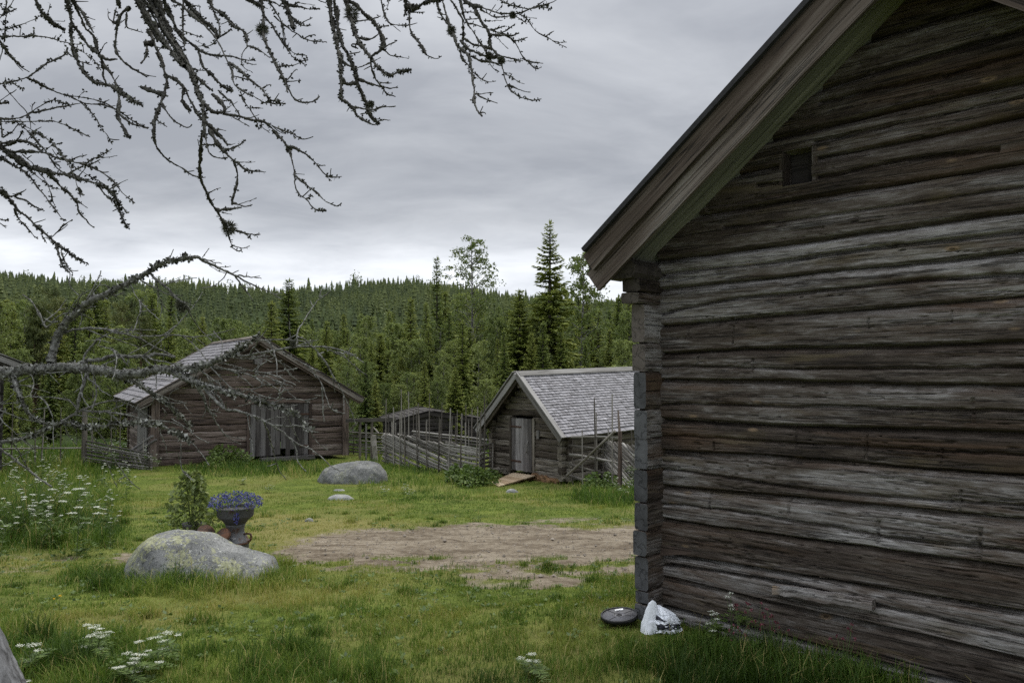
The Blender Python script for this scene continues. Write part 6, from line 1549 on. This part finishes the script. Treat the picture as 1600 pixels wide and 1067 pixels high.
for px, py, h in ((222, 731, .7), (230, 733, .75), (238, 734, .6), (216, 729, .8), (244, 736, .5), (190, 728, .9), (183, 731, .9), (176, 735, .8)):
    q = ground_at(px, py); flower(int(RNG.integers(0, 4)), q[0], q[1], h, 'white cow parsley at the left front corner of the barn', 'cow parsley by the barn corner')
for px, py, h in ((952, 772, .5), (962, 776, .45), (985, 778, .6), (990, 768, .9), (975, 781, .35)):
    q = ground_at(px, py); flower(int(RNG.integers(0, 4)), q[0], q[1], h, 'white cow parsley by the post of the braced fence bay', 'cow parsley by the right fence')
for px, py, h in ((566, 748, .2), (574, 752, .22), (585, 749, .2), (600, 775, .25), (633, 772, .25), (640, 778, .2), (545, 750, .2), (380, 757, .2), (420, 770, .2)):
    q = ground_at(px, py); flower(3, q[0], q[1], h, 'tiny white flower head in the short grass of the far yard', 'small white flowers in the yard grass')
for px, py, h, lab in ((832, 1062, .15, 'thin pale flower stalk in the lawn left of the reel, near the bottom edge'), (1146, 1012, .34, 'pale yellow white flower spray rising against the lowest cabin log'), (1116, 1018, .24, 'pale flower stalk just left of the yellow white spray by the cabin wall')):
    q = ground_at(px, min(py, 1060)); flower(2, q[0], q[1], h, lab)
def small_flower(name, px, py, h, mat, label, group=None, n=12, sz=.014, blobs=1, sp=.0):
    q = ground_at(px, py); root = empty(name, q, label, 'wildflower', group); G = Geo(); Fl = Geo(); rng = np.random.default_rng(int(px)); s = np.linspace(0, 1, 5)[:, None]
    for b in range(blobs):
        e = np.array([(rng.random() - .5) * sp, (rng.random() - .5) * sp, h * (1 - .4 * rng.random() * (b > 0))]); G.add(*tube_simple(e * s * [1, 1, 1], .002, .0012, 4)); V, Q = rhombs(np.repeat(e[None], n, 0), rng.normal(size=(n, 3)) + Z3 * .3, sz, sz * .7, rng); Fl.add(V, Q, np.repeat(rng.random(n), 4))
    put('stem', G.mesh('stem', MSTEM), root); put('petals', Fl.mesh('petals', mat), root)
small_flower('buttercup', 93, 962, .15, MYEL, 'bright yellow buttercup in the lawn, the right one of a pair')
small_flower('buttercup', 84, 965, .14, MYEL, 'smaller yellow buttercup in the lawn, the left one of a pair', sz=.011)
for px, py, h in ((1160, 1022, .30), (1178, 1028, .34), (1198, 1034, .28), (1216, 1040, .32), (1318, 1058, .30), (1150, 1030, .2)):
    small_flower('red_campion', px, py, h, MPINK, 'dull red campion flowers in the grass at the foot of the cabin wall', 'red campions by the cabin wall', n=9, sz=.013, blobs=7, sp=.12)
# ------------------------------------------------------------------ grass
def grass():
    rng = np.random.default_rng(77); X = []; Y = []
    for y0, y1, dn, wd in ((3.2, 4.6, 7000, .80), (4.6, 6.2, 5200, .76), (6.2, 8.5, 3000, .74), (8.5, 12, 1500, .73), (12, 18, 640, .72), (18, 26, 260, .72), (26, 33, 150, .72)):
        n = int(dn * (y1 ** 2 - y0 ** 2) * (wd + .11)); yy = np.sqrt(rng.uniform(y0 ** 2, y1 ** 2, n)); X.append(rng.uniform(-wd - .22, wd, n) * yy); Y.append(yy)
    x = np.concatenate(X); y = np.concatenate(Y)
    # extra taller tufts
    nt_ = 230; ty = np.sqrt(rng.uniform(3.6 ** 2, 14 ** 2, nt_)); tx = rng.uniform(-.72, .72, nt_) * ty; tr = .05 + .12 * rng.random(nt_); m_ = 130; X2 = np.repeat(tx, m_) + rng.normal(size=nt_ * m_) * np.repeat(tr, m_) * .5; Y2 = np.repeat(ty, m_) + rng.normal(size=nt_ * m_) * np.repeat(tr, m_) * .5; tk = np.r_[np.zeros(len(x)), np.repeat(.6 + .7 * rng.random(nt_), m_)]; x = np.r_[x, X2]; y = np.r_[y, Y2]
    # clumping
    cl = fbm(x * 5.5, y * 5.5, 2, 19); keep = (rng.random(len(x)) < .45 + 1.1 * sst(.35, .62, cl)) | (tk > 0); x, y, cl, tk = x[keep], y[keep], cl[keep], tk[keep]
    z = zg(x, y); d, dry, h = masks(x, y, z)
    rel = np.stack([x - CC[0], y - CC[1]], 1); tt = rel @ CW; nn = rel @ CN; inside = (tt > -.1) & (nn < .02) & (nn > -4.2)
    ins2 = np.zeros(len(x), bool)
    for O, g_, s_, W_, L_ in ((so3, sg, ss, 3.2, 4.6), (bo, bg, bs, 6.63, 6.6)):
        q = np.stack([x - O[0], y - O[1]], 1); u = q @ g_[:2]; v = q @ (s_[:2] / np.linalg.norm(s_[:2])); ins2 |= (u > .03) & (u < W_ - .03) & (v > .03) & (v < L_)
    keep = (rng.random(len(x)) > sst(.18, .75, d)) & ~inside & ~ins2 & (rng.random(len(x)) > dry * .35)
    tk = tk[keep]; x, y, z, dry, h, d, cl = x[keep], y[keep], z[keep], dry[keep], h[keep], d[keep], sst(.35, .7, cl[keep])
    n = len(x); tall = sst(.09, .2, h)
    hh = h * (.45 + .75 * rng.random(n)) * (.75 + .5 * cl) * (1 - .5 * d) * (1 + .7 * tk); sk = rng.random(n) > .9985; hh = np.where(sk & (h < .2), hh * 1.5 + .08, hh); a = rng.random(n) * 6.283; bend = hh * (.25 + .65 * rng.random(n)); wi = .0022 + .00042 * y + .002 * tall * rng.random(n)
    dx, dy = np.cos(a), np.sin(a); sx_, sy_ = -dy, dx; b0 = np.stack([x, y, z - .006], 1); S_ = np.stack([sx_, sy_, 0 * x], 1) * wi[:, None]; D_ = np.stack([dx, dy, 0 * x], 1)
    m1 = b0 + D_ * (bend * .28)[:, None] + Z3 * (hh * .58)[:, None]; tp = b0 + D_ * bend[:, None] + Z3 * (hh * (1 - .25 * (bend / (hh + 1e-6)) ** 2))[:, None]
    V = np.stack([b0 - S_ * .5, b0 + S_ * .5, m1 - S_ * .42, m1 + S_ * .42, tp], 1).reshape(-1, 3); i = np.arange(n) * 5
    Q = np.stack([i, i + 1, i + 3, i + 2], 1); T = np.stack([i + 2, i + 3, i + 4], 1)
    patch = fbm(x * .55, y * .55, 3, 91); p2 = fbm(x * 2.4, y * 2.4, 3, 93)
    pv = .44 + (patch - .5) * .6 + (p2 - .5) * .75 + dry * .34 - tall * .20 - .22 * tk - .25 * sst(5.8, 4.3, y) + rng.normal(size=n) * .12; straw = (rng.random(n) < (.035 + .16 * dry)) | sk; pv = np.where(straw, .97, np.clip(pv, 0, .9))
    m, t = M('grass_blade'); k = NT(t)
    k.leaf(k.ramp(k.attr('pv'), [(.0, (.031, .060, .009)), (.25, (.058, .110, .014)), (.5, (.108, .166, .024)), (.75, (.185, .216, .040)), (.9, (.255, .245, .058)), (1, (.36, .31, .13))]), .4, .012, .5)
    o = put('grass', mesh('grass', V, Q, T, smooth=True, mats=[m], attrs={'pv': np.repeat(pv, 5)})); tag(o, 'green and yellowish grass of the yard', 'grass', kind='stuff')
    # low broad leaves among the grass
    n = 3600; yy = np.sqrt(rng.uniform(3.3 ** 2, 13 ** 2, n)); xx = rng.uniform(-.75, .75, n) * yy; zz = zg(xx, yy); d, dry, h = masks(xx, yy, zz); cl = fbm(xx * 1.1, yy * 1.1, 3, 101)
    rel = np.stack([xx - CC[0], yy - CC[1]], 1); k_ = (d < .45) & (cl > .50) & ~((rel @ CW > -.1) & (rel @ CN < .03)); xx, yy, zz, h = xx[k_], yy[k_], zz[k_], h[k_]; n = len(xx); L = 7
    p = np.repeat(np.stack([xx, yy, zz + h * .25], 1), L, 0); a = rng.random(n * L) * 6.283; dd = np.stack([np.cos(a), np.sin(a), .25 + .5 * rng.random(n * L)], 1); sz = (.014 + .022 * rng.random(n * L)) * np.repeat(.7 + .8 * rng.random(n), L)
    V, Q = rhombs(p + dd * .008, dd, sz, sz * .62, rng, flat=Z3); o = put('ground_herbs', mesh('ground_herbs', V, Q, mats=[MHERB], attrs={'pv': np.repeat(np.clip(rng.normal(size=n * L) * .2 + .45, 0, 1), 4)})); tag(o, 'low broad leaved herbs scattered through the lawn', 'ground cover', kind='stuff')
grass()
